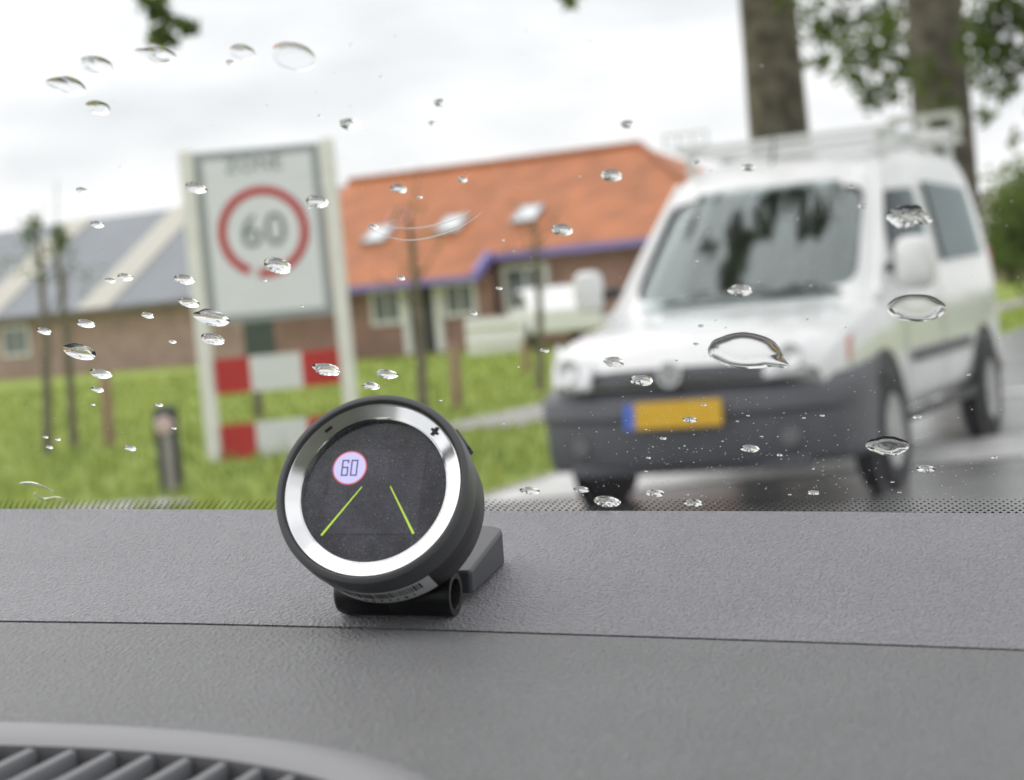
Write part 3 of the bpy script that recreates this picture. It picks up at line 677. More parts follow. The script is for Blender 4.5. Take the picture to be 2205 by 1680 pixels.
# side glass, mirrors, mouldings, wheels
def side_pt(y, z, off=.006, s=1):
    sec = vsec(y); hb = interp(HWB, y)
    pts = [(z_, x_) for x_, z_ in sec[2:7]]
    x = interp(pts, z); return (s * (x + off), bend(x, y), z)
def side_patch(name, quad, mat, off=.006, s=1, n=8):
    """quad: four (y,z) corners"""
    def f(u, v):
        (ya, za), (yb, zb), (yc, zc), (yd, zd) = quad
        y = (ya * (1 - u) + yb * u) * (1 - v) + (yd * (1 - u) + yc * u) * v; z = (za * (1 - u) + zb * u) * (1 - v) + (zd * (1 - u) + zc * u) * v
        return side_pt(y, z, off, s)
    return MB(vF).grid(f, n, n).build(name, mat, van)
for s in (1, -1):
    side_patch('window_backing', [(1.30, 1.04), (2.22, 1.06), (2.22, 1.56), (1.78, 1.54)], m_cab, .010, s)  # dark sheet stands in for the shaded cabin behind the glass
    side_patch('side_window', [(1.30, 1.04), (2.22, 1.06), (2.22, 1.56), (1.78, 1.54)], m_vglass_s, .020, s)
    side_patch('window_backing', [(2.55, 1.13), (3.75, 1.15), (3.72, 1.58), (2.55, 1.60)], pbr('backing_reflection', (.16, .20, .19), .6), .010, s)  # lighter colour stands in for the pale reflection in this pane
    side_patch('rear_side_window', [(2.55, 1.13), (3.75, 1.15), (3.72, 1.58), (2.55, 1.60)], m_vglass_s, .020, s)
    side_patch('side_moulding', [(1.45, .60), (3.05, .60), (3.05, .665), (1.45, .665)], m_bump, .016, s, 6)
    for y in (1.33, 2.32): side_patch('door_gap', [(y, .40), (y + .014, .40), (y + .014, 1.06), (y, 1.06)], m_bump, .005, s, 5)
    side_patch('sill', [(1.15, .30), (3.3, .30), (3.3, .36), (1.15, .36)], m_blk, .012, s, 5)
    for (y, r) in ((.78, .355), (3.50, .355)):
        A = MB(vF @ Matrix.Translation((s * .842, bend(.845, y) if y < 1 else y, .31)) @ Matrix.Rotation(R(90) * s, 4, 'Y'))
        A.lathe([(0, .0), (r, .0), (r + .03, .012), (r + .05, .006)], 40, a0=(R(-10) if True else 0), a1=R(350)); A.build('wheel_arch_shade', m_blk, van)  # filled dark disc stands in for the shade inside the wheel well
        W = MB(vF @ Matrix.Translation((s * .80, bend(.845, y) if y < 1 else y, .30)) @ Matrix.Rotation(R(90) * s, 4, 'Y'))
        W.lathe([(.18, .055), (.20, .075), (.27, .078), (.297, .05), (.30, 0), (.297, -.08), (.26, -.10), (.0, -.10)], 40); wo = W.build('wheel', m_tyre, van)
        W = MB(vF @ Matrix.Translation((s * .80, bend(.845, y) if y < 1 else y, .30)) @ Matrix.Rotation(R(90) * s, 4, 'Y'))
        W.lathe([(0, .058), (.05, .062), (.07, .05), (.15, .058), (.185, .07), (.19, .05)], 32); W.build('wheel_cover', m_rim, wo)
    mx_ = s * 1.0
    arm = MB(vF).tube([(s * .80, 1.28, 1.12), (s * .90, 1.25, 1.10)], [.03, .03], 8).build('mirror_arm', m_blk, van)
    mc = MB(vF @ Matrix.Translation((s * .97, 1.22, 1.13)) @ Matrix.Rotation(R(-8) * s, 4, 'Z'))
    mc.grid(lambda u, v: ((abs(math.cos(2 * PI * u)) ** .55) * (1 if math.cos(2 * PI * u) > 0 else -1) * (.11 if s > 0 else .085) * math.sin(PI * min(1, max(.0, v))) ** .25,
                          -.07 * math.cos(PI * v), (abs(math.sin(2 * PI * u)) ** .55) * (1 if math.sin(2 * PI * u) > 0 else -1) * (.14 if s > 0 else .115) * math.sin(PI * v) ** .25), 24, 9, True)
    mc.build('mirror_housing', m_van, van)
tg = MB(vF)
for s in (1, -1): tg.box((s * .70, 4.31, .95), (.14, .06, .5))
tg.build('tail_lamp', pbr('tail_red', (.4, .03, .03), .3), van, smooth=False, bevel=.02)
# antenna
MB(vF).tube([(0, 1.86, 1.75), (0, 2.02, 2.05)], [.008, .004], 6).build('antenna', m_blk, van)
# roof rack
vR = vF
vF = vF @ Matrix.Translation((0, 0, -.055))
rk = MB(vF)
for s in (1, -1): rk.tube([(s * .60, 2.05, 1.93), (s * .60, 4.05, 1.93)], .018, 8)
rk.build('rack_rail', m_alu, van)
for y in (2.1, 2.75, 3.4, 4.0):
    c = MB(vF).box((0, y, 1.955), (1.38, .05, .035)); c.build('rack_bar', m_alu, van, smooth=False, bevel=.006)
    for s in (1, -1): MB(vF).box((s * .60, y, 1.87), (.035, .05, .13)).build('rack_foot', m_alu, van, smooth=False)
for s in (-1,):
    hb_ = MB(vF); x0 = s * .62
    hb_.box((x0, 2.1, 2.06), (.30, .02, .014)); hb_.box((x0, 2.1, 1.985), (.30, .02, .014))
    for k in range(4): hb_.box((x0 - .14 + k * .093, 2.1, 2.022), (.012, .02, .056))
    hb_.build('rack_hoop', m_alu, van, smooth=False, bevel=.004)
rp = MB(vF); rz, rh = 2.07, .17
yb = 4.02
rp.box((.43, yb, rz + rh / 2 - .02), (.5, .05, .045)); rp.box((.43, yb, rz - rh / 2 + .02), (.5, .05, .05))
for xx in (.20, .43, .66): rp.box((xx, yb, rz), (.075, .05, rh - .09))
rp.build('rack_end_plate', pbr('rack_pale', (.46, .47, .42), .5), van, smooth=False)
rr = MB(vF).tube([(-.62, 4.0, 2.0), (.62, 4.0, 2.0)], .045, 12).build('rack_roller', m_alu, van)

vF = vR
# driver inside, just behind the glass
m_shirt = pbr('driver_shirt', (.20, .22, .20), .8); m_skin = pbr('skin', (.48, .30, .22), .55); m_hair = pbr('hair', (.08, .05, .03), .8)
drv = thing('person', 'van driver in a grey green shirt behind the wheel, dimly seen', 'person', vF @ Matrix.Translation((.38, 1.55, .75)))
def skin_body(name, joints, bones, radii, mat, parent, F):
    me = bpy.data.meshes.new(name); Wi = WS[parent.name]['_W'].inverted() @ F
    me.from_pydata([Wi @ Vector(j) for j in joints], bones, []); o = bpy.data.objects.new(name, me); COL.objects.link(o); o.parent = parent
    WS[o.name] = {'_W': WS[parent.name]['_W']}
    md = o.modifiers.new('k', 'SKIN'); sv = me.skin_vertices[0].data
    for i, r in enumerate(radii): sv[i].radius = (r, r)
    sv[0].use_root = True
    o.modifiers.new('u', 'SUBSURF').render_levels = 2; me.materials.append(mat); return o
J = [(.38, 1.95, .86), (.38, 1.97, 1.02), (.38, 2.0, 1.20), (.38, 2.0, 1.33), (.38, 1.98, 1.40),      # hips, waist, chest, neck base, neck
     (.19, 1.98, 1.30), (.12, 1.82, 1.08), (.22, 1.55, 1.14), (.57, 1.98, 1.30), (.64, 1.82, 1.08), (.54, 1.55, 1.14),
     (.28, 1.62, .84), (.48, 1.62, .84)]
BN = [(0, 1), (1, 2), (2, 3), (3, 4), (3, 5), (5, 6), (6, 7), (3, 8), (8, 9), (9, 10), (0, 11), (0, 12)]
skin_body('torso', J, BN, [.16, .15, .17, .10, .06, .07, .05, .035, .07, .05, .035, .09, .09], m_shirt, drv, vF)
hm = MB(vF)
hm.grid(lambda u, v: (.38 + .078 * math.sin(PI * v) ** .8 * math.cos(2 * PI * u), 1.95 + .10 * math.sin(PI * v) ** .8 * math.sin(2 * PI * u) - (.018 if (abs(u - .75) < .04 and .45 < v < .62) else 0), 1.53 + .125 * math.cos(PI * v)), 32, 20, True)
hd_ = hm.build('head', m_skin, drv, sub=1)
ha = MB(vF); ha.grid(lambda u, v: (.38 + .086 * math.sin(PI * v * .55) ** .8 * math.cos(2 * PI * u), 1.97 + .105 * math.sin(PI * v * .55) ** .8 * math.sin(2 * PI * u), 1.535 + .13 * math.cos(PI * v * .55)), 24, 10, True)
ha.build('hair', m_hair, hd_)
for s in (-1, 1):
    MB(vF).ball((.38 + s * .03, 1.856, 1.545), (.012, .006, .008), 8, 6).build('eye', m_hair, hd_)
    MB(vF).ball((.38 + s * .080, 1.96, 1.525), (.012, .02, .03), 10, 8).build('ear', m_skin, hd_)
MB(vF).ball((.38, 1.858, 1.475), (.025, .006, .006), 10, 6).build('mouth', pbr('lips', (.35, .15, .13), .5), hd_)
for s, hx in ((-1, .22), (1, .54)):
    hj = [(hx, 1.55, 1.14), (hx, 1.50, 1.17), (hx, 1.46, 1.19)]; hb2 = [(0, 1), (1, 2)]; hr2 = [.03, .038, .034]
    for k in range(4):
        n0 = len(hj); ox = (k - 1.5) * .019
        hj += [(hx + ox, 1.43, 1.20 + .003 * k), (hx + ox * 1.1, 1.405, 1.185), (hx + ox * 1.1, 1.41, 1.158 + .004 * abs(k - 1))]; hb2 += [(2, n0), (n0, n0 + 1), (n0 + 1, n0 + 2)]; hr2 += [.010, .009, .008]
    n0 = len(hj); hj += [(hx - s * .045, 1.475, 1.17), (hx - s * .058, 1.45, 1.155)]; hb2 += [(1, n0), (n0, n0 + 1)]; hr2 += [.012, .010]
    skin_body('hand', hj, hb2, hr2, m_skin, drv, vF)

# ================================================================== our own car: dashboard, windscreen, cabin
PSI, ROLL = R(17), R(3.2)
CM = Matrix.Translation((0, 0, CAM_H)) @ Matrix.Rotation(-PSI, 4, 'Z') @ Matrix.Rotation(ROLL, 4, 'Y')   # car axes through the eye point
C3 = CM.to_3x3()
cx, cy, cz = C3 @ Vector((1, 0, 0)), C3 @ Vector((0, 1, 0)), C3 @ Vector((0, 0, 1))
CMI = CM.inverted()
carF = CM @ Matrix.Translation((0, .3, -.95))
car = thing('car_interior', 'grey grained dashboard and rain spotted windscreen of the car the photo is taken from', 'car interior', carF)

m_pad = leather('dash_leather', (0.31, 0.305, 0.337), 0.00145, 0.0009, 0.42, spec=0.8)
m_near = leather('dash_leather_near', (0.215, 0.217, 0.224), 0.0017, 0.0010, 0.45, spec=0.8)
m_trim = pbr('vent_trim', (0.22, 0.22, 0.235), 0.45, var=.04)
m_vdark = pbr('vent_recess', (0.012, 0.012, 0.014), 0.7)
m_slat = pbr('vent_slat', (0.17, 0.173, 0.185), 0.45, var=.05)

# ---- gadget position (its barrel rests on the pad)
RB = 0.0067
BRt = at(981, 1279, .590)                       # right end of the barrel axis
BLen = .0385
BLt = BRt - cx * BLen
BMid = (BRt + BLt) / 2
INC = R(10)
npad = (cz * math.cos(INC) - cy * math.sin(INC)).normalized()
fpad = (cy * math.cos(INC) + cz * math.sin(INC)).normalized()
Ppad = BMid - npad * RB
def pad(x, y): return on_plane(x, y, Ppad, npad)
EDGE = [(-700, 1334), (-300, 1336), (0, 1340), (400, 1345), (850, 1356), (1250, 1369), (1800, 1387), (2204, 1402), (2500, 1415), (2900, 1440)]
FAR = [(-700, 1094), (0, 1096), (1102, 1100), (1700, 1101.5), (2204, 1106.5), (2900, 1115)]
def smooth_pts(tbl, n):
    xs = [tbl[0][0] + (tbl[-1][0] - tbl[0][0]) * i / (n - 1) for i in range(n)]
    raw = [interp(tbl, x) for x in xs]
    for _ in range(6): raw = [raw[0]] + [(raw[i - 1] + 2 * raw[i] + raw[i + 1]) / 4 for i in range(1, n - 1)] + [raw[-1]]
    return list(zip(xs, raw))
NE = 90
ed = smooth_pts(EDGE, NE); fa = smooth_pts(FAR, NE)
mb = MB(); prof = []
for i in range(NE):
    a = pad(ed[i][0], ed[i][1] - 4.0); b_ = pad(fa[i][0], fa[i][1]); col_ = []
    for (dy, dz) in ((.012, -.030), (.0035, -.012), (.0012, -.0035), (0, 0)): col_.append(a + fpad * (-.0 + .0) - fpad * (0.0) + (-npad) * (-dz) + fpad * (dy if dz else 0))
    for k in range(1, 13): col_.append(a.lerp(b_, k / 12))
    col_.append(b_ + fpad * .004 - npad * .0012); col_.append(b_ + fpad * .007 - npad * .006); col_.append(b_ + fpad * .008 - npad * .03)
    prof.append(col_)
nv = len(prof[0])
mb.grid(lambda u, v: prof[round(u * (NE - 1))][round(v * (nv - 1))], NE, nv)
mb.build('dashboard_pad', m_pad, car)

# ---- near dashboard hood (crest hides the pad's near edge), flat towards the viewer
CR0 = at(1102, 1365, .562)
def hood_pt(x, y): return on_plane(x, y, CR0, cz)
HOOD = [(x, y) for x, y in EDGE]
NH = 260
hd2 = smooth_pts(HOOD, NH)
mb = MB(); prof2 = []
for i in range(NH):
    c = hood_pt(*hd2[i]); col_ = [c + cy * .010 - cz * .035, c + cy * .0075 - cz * .012, c + cy * .0045 - cz * .0035, c + cy * .002 - cz * .0008, c]
    for k in range(1, 111): t = k / 110 * .34; col_.append(c - cy * t - cz * (.06 * t * t))
    prof2.append(col_)
nv2 = len(prof2[0])
def hood(x, y):                    # point on the hood surface at a measured place
    p = hood_pt(x, y)
    for _ in range(3):
        e = interp(hd2, x) ; c = hood_pt(x, e); t = (c - p).dot(cy); p = on_plane(x, y, CR0 - cz * .06 * max(0, t) ** 2, cz)
    return p

# ---- air vent
vent = MB()
OUT = [(-500, 1553), (-250, 1552), (0, 1556), (250, 1565), (450, 1579), (620, 1596), (760, 1620), (860, 1650), (930, 1682), (985, 1725), (1020, 1790), (1030, 1880)]
INN = [(-500, 1602), (-250, 1602), (0, 1606), (220, 1614), (420, 1630), (560, 1650), (680, 1676), (770, 1708), (830, 1745), (870, 1790), (890, 1840), (895, 1900)]
MID = [((a[0] + b_[0]) / 2, (a[1] + b_[1]) / 2) for a, b_ in zip(OUT, INN)]
def dens(t, n=60):
    out = []
    for i in range(n):
        f = i / (n - 1) * (len(t) - 1); k = min(int(f), len(t) - 2); q = f - k
        p0, p1, p2, p3 = t[max(k - 1, 0)], t[k], t[k + 1], t[min(k + 2, len(t) - 1)]
        out.append(tuple(.5 * ((2 * p1[j]) + (-p0[j] + p2[j]) * q + (2 * p0[j] - 5 * p1[j] + 4 * p2[j] - p3[j]) * q * q + (-p0[j] + 3 * p1[j] - 3 * p2[j] + p3[j]) * q ** 3) for j in (0, 1)))
    return out
o_d, i_d = dens(OUT), dens(INN)
m_d = [((a[0] + b_[0]) / 2, (a[1] + b_[1]) / 2) for a, b_ in zip(o_d, i_d)]
def in_vent(p):
    q = proj(p)
    if not (-500 < q[0] < 985): return False
    ym = min([b_[1] + (a[1] - b_[1]) * 0 + (q[0] - a[0]) / max(1e-6, (b_[0] - a[0])) * 0 + (a[1] + (b_[1] - a[1]) * (q[0] - a[0]) / max(1e-6, b_[0] - a[0]) - b_[1]) for a, b_ in zip(m_d, m_d[1:]) if a[0] <= q[0] <= b_[0]] or [9e9])
    return q[1] > ym
for col_ in prof2:
    for j in range(5, len(col_)):
        if in_vent(col_[j]): col_[j] = col_[j] - cz * .016
mb = MB(); mb.grid(lambda u, v: prof2[round(u * (NH - 1))][round(v * (nv2 - 1))], NH, nv2)
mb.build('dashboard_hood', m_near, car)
rowsv = []
for (po, pi) in zip(o_d, i_d):
    a, b_ = hood(*po), hood(*pi)
    rowsv.append([a - cz * .003, a - cz * .0006, a.lerp(b_, .05) + cz * .0004, a.lerp(b_, .2) + cz * .0014, a.lerp(b_, .5) + cz * .0018, a.lerp(b_, .85) + cz * .0012, b_ + cz * .0002, b_ - cz * .002, b_ - cz * .02])
av = thing('air_vent', None, None, carF)
av.parent = car; av.matrix_world = carF; av.matrix_local = Matrix.Identity(4)
for k_ in ('label', 'category'):
    if k_ in av: del av[k_]
mb = MB(); mb.grid(lambda u, v: rowsv[round(u * 59)][round(v * 8)], 60, 9); mb.build('trim', m_trim, av)
# raised dark floor of the vent opening and diagonal slats
fl = MB(); pl_ = [hood(x, y) - cz * .013 for x, y in i_d] + [hood(-500, 1900) - cz * .013]
fl.add([tuple(p) for p in pl_], [tuple(range(len(pl_)))]); fl.build('recess', m_vdark, av, smooth=False)
A0, A1 = hood(40, 1685), hood(150, 1628)
sdir = (A1 - A0).normalized(); sper = cz.cross(sdir).normalized()
inn_w = [hood(x, y) for x, y in i_d]
def inside_len(p):                 # distance from p along sdir to the inner rim
    best = None
    for a, b_ in zip(inn_w, inn_w[1:]):
        d1 = b_ - a; den = sdir.dot(cx) * d1.dot(cy) - sdir.dot(cy) * d1.dot(cx)
        if abs(den) < 1e-9: continue
        w_ = a - p; t = (w_.dot(cx) * d1.dot(cy) - w_.dot(cy) * d1.dot(cx)) / den; q = (w_.dot(cx) * sdir.dot(cy) - w_.dot(cy) * sdir.dot(cx)) / den
        if 0 <= q <= 1 and (best is None or t > best): best = t
    return best
for k in range(-3, 13):
    c = hood(-15 + 92 * k, 1650 + 2.2 * k)
    L1 = inside_len(c)
    if L1 is None: continue
    L1 = L1 - .0005; L0 = -.10
    w2 = .00135
    sb_ = MB(); q0 = c + sdir * L0; q1 = c + sdir * L1
    vs = []
    for q in (q0, q1):
        dz = -.0006
        vs += [q - sper * w2 + cz * (dz - .0006), q - sper * w2 * .6 + cz * (dz + .0002), q + sper * w2 * .55 + cz * (dz + .0004), q + sper * w2 + cz * dz, q + sper * w2 - cz * .009, q - sper * w2 - cz * .009]
    sb_.add([tuple(v) for v in vs], [(0, 1, 7, 6), (1, 2, 8, 7), (2, 3, 9, 8), (3, 4, 10, 9), (4, 5, 11, 10), (5, 0, 6, 11), (5, 4, 3, 2, 1, 0), (6, 7, 8, 9, 10, 11)])
    sb_.build('slat', m_slat, av)

# ---- windscreen
RAKE = R(34)
ng = (cz * math.cos(RAKE) + cy * math.sin(RAKE)).normalized()      # outward normal
tg_ = (cz * math.sin(RAKE) - cy * math.cos(RAKE)).normalized()     # up the glass, towards the viewer
Pg = pad(1102, 1100) + cy * .010 - cz * .002
m_glass = glassmix('windscreen_glass', (0.962, 0.96, 0.958), 0.55, 0.0, 1.45)
wsc = MB(); W0 = Pg - tg_ * .05
wsc.add([W0 - cx * .62, W0 + cx * .62, W0 + cx * .56 + tg_ * .80, W0 - cx * .56 + tg_ * .80], [(0, 1, 2, 3)])
glass = wsc.build('windscreen', m_glass, car, smooth=False)
def on_glass(x, y, off=0.0): return on_plane(x, y, Pg + ng * off, ng)
# printed dot band along the base
m_frit = pbr('frit_black', (.012, .012, .013), .5)
fd = MB(); vs = []; fs = []
base_g = on_glass(1102, 1100, -.0004); 
for r_ in range(-12, 6):
    v_ = r_ * .00165
    for i in range(-190, 190):
        u_ = (i + (.5 if r_ % 2 else 0)) * .00262
        rad = .00060 - .000042 * r_
        if r_ == 5: rad *= .75
        c = base_g + cx * u_ + tg_ * (v_ + .0006) - tg_ * 0
        k = len(vs); vs += [c + (cx * math.cos(a * PI / 4) + tg_ * math.sin(a * PI / 4)) * rad for a in range(8)]; fs.append(tuple(range(k, k + 8)))
fd.add(vs, fs); fd.build('dot_band', m_frit, glass, smooth=False, kind='stuff')
# wiper smear arcs
m_smear = bpy.data.materials.new('smear'); m_smear.use_nodes = True; nt = m_smear.node_tree; nt.nodes.clear()
out = nd(nt, 'ShaderNodeOutputMaterial'); a_ = nt.nodes.new('ShaderNodeBsdfTransparent'); b2_ = nt.nodes.new('ShaderNodeBsdfDiffuse'); b2_.inputs[0].default_value = (.8, .8, .8, 1)
c2_ = nt.nodes.new('ShaderNodeBsdfTranslucent'); c2_.inputs[0].default_value = (.8, .8, .8, 1); ad_ = nt.nodes.new('ShaderNodeMixShader'); mm_ = nt.nodes.new('ShaderNodeMixShader'); mm_.inputs[0].default_value = .55
nt.links.new(b2_.outputs[0], ad_.inputs[1]); nt.links.new(c2_.outputs[0], ad_.inputs[2]); nt.links.new(a_.outputs[0], mm_.inputs[1]); nt.links.new(ad_.outputs[0], mm_.inputs[2]); nt.links.new(mm_.outputs[0], out.inputs[0])
for pts in ([(800, 495), (830, 508), (870, 517), (920, 513), (970, 497), (1010, 478), (1040, 455)], [(830, 488), (880, 492), (930, 486), (985, 470), (1015, 452)]):
    dd_ = dens(pts, 40)
    MB().tube([on_glass(x, y, .0004) for x, y in dd_], [.00002 + .00017 * math.sin(PI * i / 39) ** .7 for i in range(40)], 5).build('wiper_smear', m_smear, glass)

# ---- cabin: roof lining, pillars, dark rear seats (all outside the view, behind and above the camera)
m_lin = pbr('headliner', (.45, .45, .44), .9)
m_seat = pbr('rear_seat_cloth', (.03, .03, .033), .9)
Tp = W0 + tg_ * .80
rf2 = MB(); a, b_ = Tp - cx * .60, Tp + cx * .60
rf2.add([a, b_, b_ - cy * 1.7 + cz * .05, a - cy * 1.7 + cz * .05], [(0, 1, 2, 3)]); rf2.build('roof_lining', m_lin, car, smooth=False, solid=.03)
for s in (-1, 1):
    p0 = W0 + cx * s * .64; p1 = Tp + cx * s * .58
    MB().tube([p0 - cz * .1, p1], [.035, .03], 10).build('window_pillar', m_seat, car)
    q = Tp + cx * s * .60 - cy * .9
    MB().tube([q, q - cz * .95 - cy * .15], [.04, .05], 10).build('window_pillar', m_seat, car)
    dpan = MB(); e = carF @ Vector((s * .72, -.2, .0)); dpan.add([e + cy * .9 - cz * .3, e - cy * 1.5 - cz * .3, e - cy * 1.5 + cz * .55, e + cy * .9 + cz * .62], [(0, 1, 2, 3)]); dpan.build('door_panel', m_seat, car, smooth=False, solid=.03)
for s in (-1, 1):
    MB(CM).box((s * .34, -.95, -.25), (.5, .16, .72), Matrix.Rotation(R(12), 4, 'X'), .9).build('seat_back', m_seat, car, smooth=False, bevel=.05, bseg=3)
    MB(CM).box((s * .34, -1.02, .20), (.26, .10, .17)).build('headrest', m_seat, car, smooth=False, bevel=.03, bseg=3)
MB(CM).box((0, -1.5, -.2), (1.4, .1, 1.0)).build('rear_bench', m_seat, car, smooth=False, bevel=.03)

# ================================================================== the gadget
m_gray = pbr('gadget_case', (0.075, 0.076, 0.082), 0.42, bump=.10, bscale=2600, bdist=.0002, spec=.5)
m_gdark = pbr('gadget_black', (0.013, 0.013, 0.014), 0.38, bump=.05, bscale=2600, bdist=.0002)
m_foot = pbr('gadget_foot', (0.075, 0.077, 0.085), 0.45, bump=.05, bscale=2600, bdist=.0002)
m_chrome = pbr('brushed_ring', (0.93, 0.93, 0.94), 0.24, metal=0.92)
def ring_bump(m, scale, dist):
    nt = m.node_tree; b = nt.nodes['Principled BSDF']; t = nd(nt, 'ShaderNodeTexCoord')
    n = nd(nt, 'ShaderNodeTexNoise', Scale=90, Detail=3); nt.links.new(t.outputs['Object'], n.inputs['Vector'])
    mr = nd(nt, 'ShaderNodeMapRange'); mr.inputs[1].default_value = .3; mr.inputs[2].default_value = .7; mr.inputs[3].default_value = .08; mr.inputs[4].default_value = .17
    nt.links.new(n.outputs[0], mr.inputs[0]); nt.links.new(mr.outputs[0], b.inputs['Roughness'])
m_lensg = pbr('gadget_lens', (0.012, 0.012, 0.014), 0.22, spec=.5, var=0.0)
def lens_dust(m):
    nt = m.node_tree; b = nt.nodes['Principled BSDF']; t = nd(nt, 'ShaderNodeTexCoord')
    n = nd(nt, 'ShaderNodeTexNoise', Scale=2600, Detail=2); nt.links.new(t.outputs['Object'], n.inputs['Vector'])
    n2 = nd(nt, 'ShaderNodeTexNoise', Scale=70, Detail=6, Roughness=.7); nt.links.new(t.outputs['Object'], n2.inputs['Vector'])
    mu = nt.nodes.new('ShaderNodeMath'); mu.operation = 'MULTIPLY'; nt.links.new(n.outputs[0], mu.inputs[0]); nt.links.new(n2.outputs[0], mu.inputs[1])
    cr = nt.nodes.new('ShaderNodeValToRGB'); cr.color_ramp.elements[0].position = .18; cr.color_ramp.elements[0].color = (.018, .019, .025, 1)
    cr.color_ramp.elements[1].position = .42; cr.color_ramp.elements[1].color = (.10, .10, .125, 1)
    nt.links.new(mu.outputs[0], cr.inputs[0]); nt.links.new(cr.outputs[0], b.inputs['Base Color'])
lens_dust(m_lensg)
TAU = R(27.5)
Pc = at(798, 1049, .575)
zf = (cz * math.sin(TAU) - cy * math.cos(TAU)).normalized()     # out of the face
YW = R(2); xf = cx.copy(); 
zf = (Matrix.Rotation(YW, 3, cz) @ zf).normalized(); xf = (Matrix.Rotation(YW, 3, cz) @ xf).normalized()
yf = zf.cross(xf).normalized(); xf = yf.cross(zf).normalized()
GF = Matrix((( xf.x, yf.x, zf.x, Pc.x), (xf.y, yf.y, zf.y, Pc.y), (xf.z, yf.z, zf.z, Pc.z), (0, 0, 0, 1))) @ Matrix.Scale(.981, 4)
padF = Matrix(((cx.x, fpad.x, npad.x, 0), (cx.y, fpad.y, npad.y, 0), (cx.z, fpad.z, npad.z, 0), (0, 0, 0, 1)))
gF = Matrix.Translation(Ppad) @ padF
gad = thing('speed_warning_display', 'round dark gadget with brushed metal ring showing 60 on its screen, on the dashboard', 'driver alert', gF)
RO = .0312
mb = MB(GF)
mb.lathe([(.0, -.0272), (.0255, -.0272), (.0286, -.0262), (.0298, -.0240), (.03045, -.016), (.0306, -.0095), (.0306, -.0085)], 96); mb.build('rear_shell', m_gdark, gad)
mb = MB(GF)
mb.lathe([(.0306, -.0090), (.03115, -.0088), (.0313, -.0080), (.0313, -.0018), (.0309, -.0004), (.0299, .0002), (.0291, .0001), (.0286, -.0008), (.0286, -.0022), (.0283, -.003)], 128); mb.build('bezel', m_gray, gad)
MBr = MB(GF); MBr.lathe([(.0285, -.0016), (.0282, -.0009), (.0277, -.0010)] + [(.0277 - .0034 * k / 30, -.0010 - .0011 * k / 30 - (.000010 if k % 2 else 0)) for k in range(1, 30)] + [(.0243, -.0021), (.0238, -.0023)], 192); ring = MBr.build('chrome_ring', m_chrome, gad)
mount_ring = GF
# put ring bump in the ring's own frame
ring.data.transform(gF.inverted().inverted() if False else Matrix.Identity(4))
m_chrome2 = m_chrome
ring_bump(m_chrome, 900, .00004)
MBr = MB(GF); MBr.lathe([(.0239, -.0021), (.0235, -.0023), (.0231, -.0040)], 128); MBr.build('inner_ring', pbr('inner_chrome', (.75, .76, .78), .12, metal=1), gad)
lz = -.0040
lens = MB(GF).lathe([(0, lz), (.0232, lz)], 96).build('lens', m_lensg, gad)
SF = GF @ Matrix.Translation((0, 0, lz + .00012))
# faint lit screen area
m_disp = m_lensg.copy(); m_disp.name = 'display_area'; m_disp.node_tree.nodes['Principled BSDF'].inputs['Emission Color'].default_value = (.5, .5, .66, 1); m_disp.node_tree.nodes['Principled BSDF'].inputs['Emission Strength'].default_value = .014
def srect(x0, y0, x1, y1, z=0): return [(x0, y0, z), (x1, y0, z), (x1, y1, z), (x0, y1, z)]
disp = MB(SF).prism([(-.0152, -.0138), (.0152, -.0138), (.0152, .0140), (-.0152, .0140)], -.00006, 0).build('display', m_disp, lens, smooth=False)
m_lav = pbr('icon_lavender', (.3, .3, .4), .5, emit=(.44, .42, .80), estr=.66)
m_icr = pbr('icon_red', (.3, .05, .05), .5, emit=(.85, .22, .25), estr=.42)
m_icd = pbr('icon_digits', (.02, .02, .03), .5, emit=(.07, .07, .11), estr=1)
m_icg = pbr('icon_green', (.3, .4, .05), .5, emit=(.38, .56, .05), estr=.58)
ic = (-.0091, .0079)
def disc(r, z): return [(ic[0] + r * math.cos(a * PI / 24), ic[1] + r * math.sin(a * PI / 24)) for a in range(48)]
MB(SF).prism(disc(.0056, 0), .00001, .00006).build('icon_ring', m_icr, lens, smooth=False)
MB(SF).prism(disc(.00515, 0), .00007, .00010).build('icon_disc', m_lav, lens, smooth=False)
dg_ = MB(SF); wz = .00013; th_ = .00048
def seg(x0, y0, x1, y1): dg_.box(((x0 + x1) / 2 + ic[0], (y0 + y1) / 2 + ic[1], wz), (abs(x1 - x0), abs(y1 - y0), .00004))
for ox, six in ((-.00265, True), (.00035, False)):
    w_, h2 = .0023, .0027
    seg(ox, -h2, ox + th_, h2); seg(ox + th_, h2 - th_, ox + w_, h2); seg(ox + th_, -h2, ox + w_, -h2 + th_)
    if six: seg(ox + th_, -th_ * .2, ox + w_, th_ * .8); seg(ox + w_ - th_, -h2 + th_, ox + w_, -th_ * .2); seg(ox + w_ - th_, h2 - th_ * 2.4, ox + w_, h2 - th_)
    else: seg(ox + w_ - th_, -h2 + th_, ox + w_, h2 - th_)
dg_.build('icon_digits', m_icd, lens, smooth=False)
for (xa, ya, xb, yb_) in ((-.0043, .0016, -.0156, -.0143), (.0049, .0017, .0141, -.0138)):
    d_ = Vector((xb - xa, yb_ - ya, 0)); n_ = Vector((-d_.y, d_.x, 0)).normalized(); a = Vector((xa, ya, .0001)); b_ = Vector((xb, yb_, .0001))
    MB(SF).add([a - n_ * .00018, a + n_ * .00018, b_ + n_ * .00036, b_ - n_ * .00036], [(0, 1, 2, 3)]).build('lane_line', m_icg, lens, smooth=False)
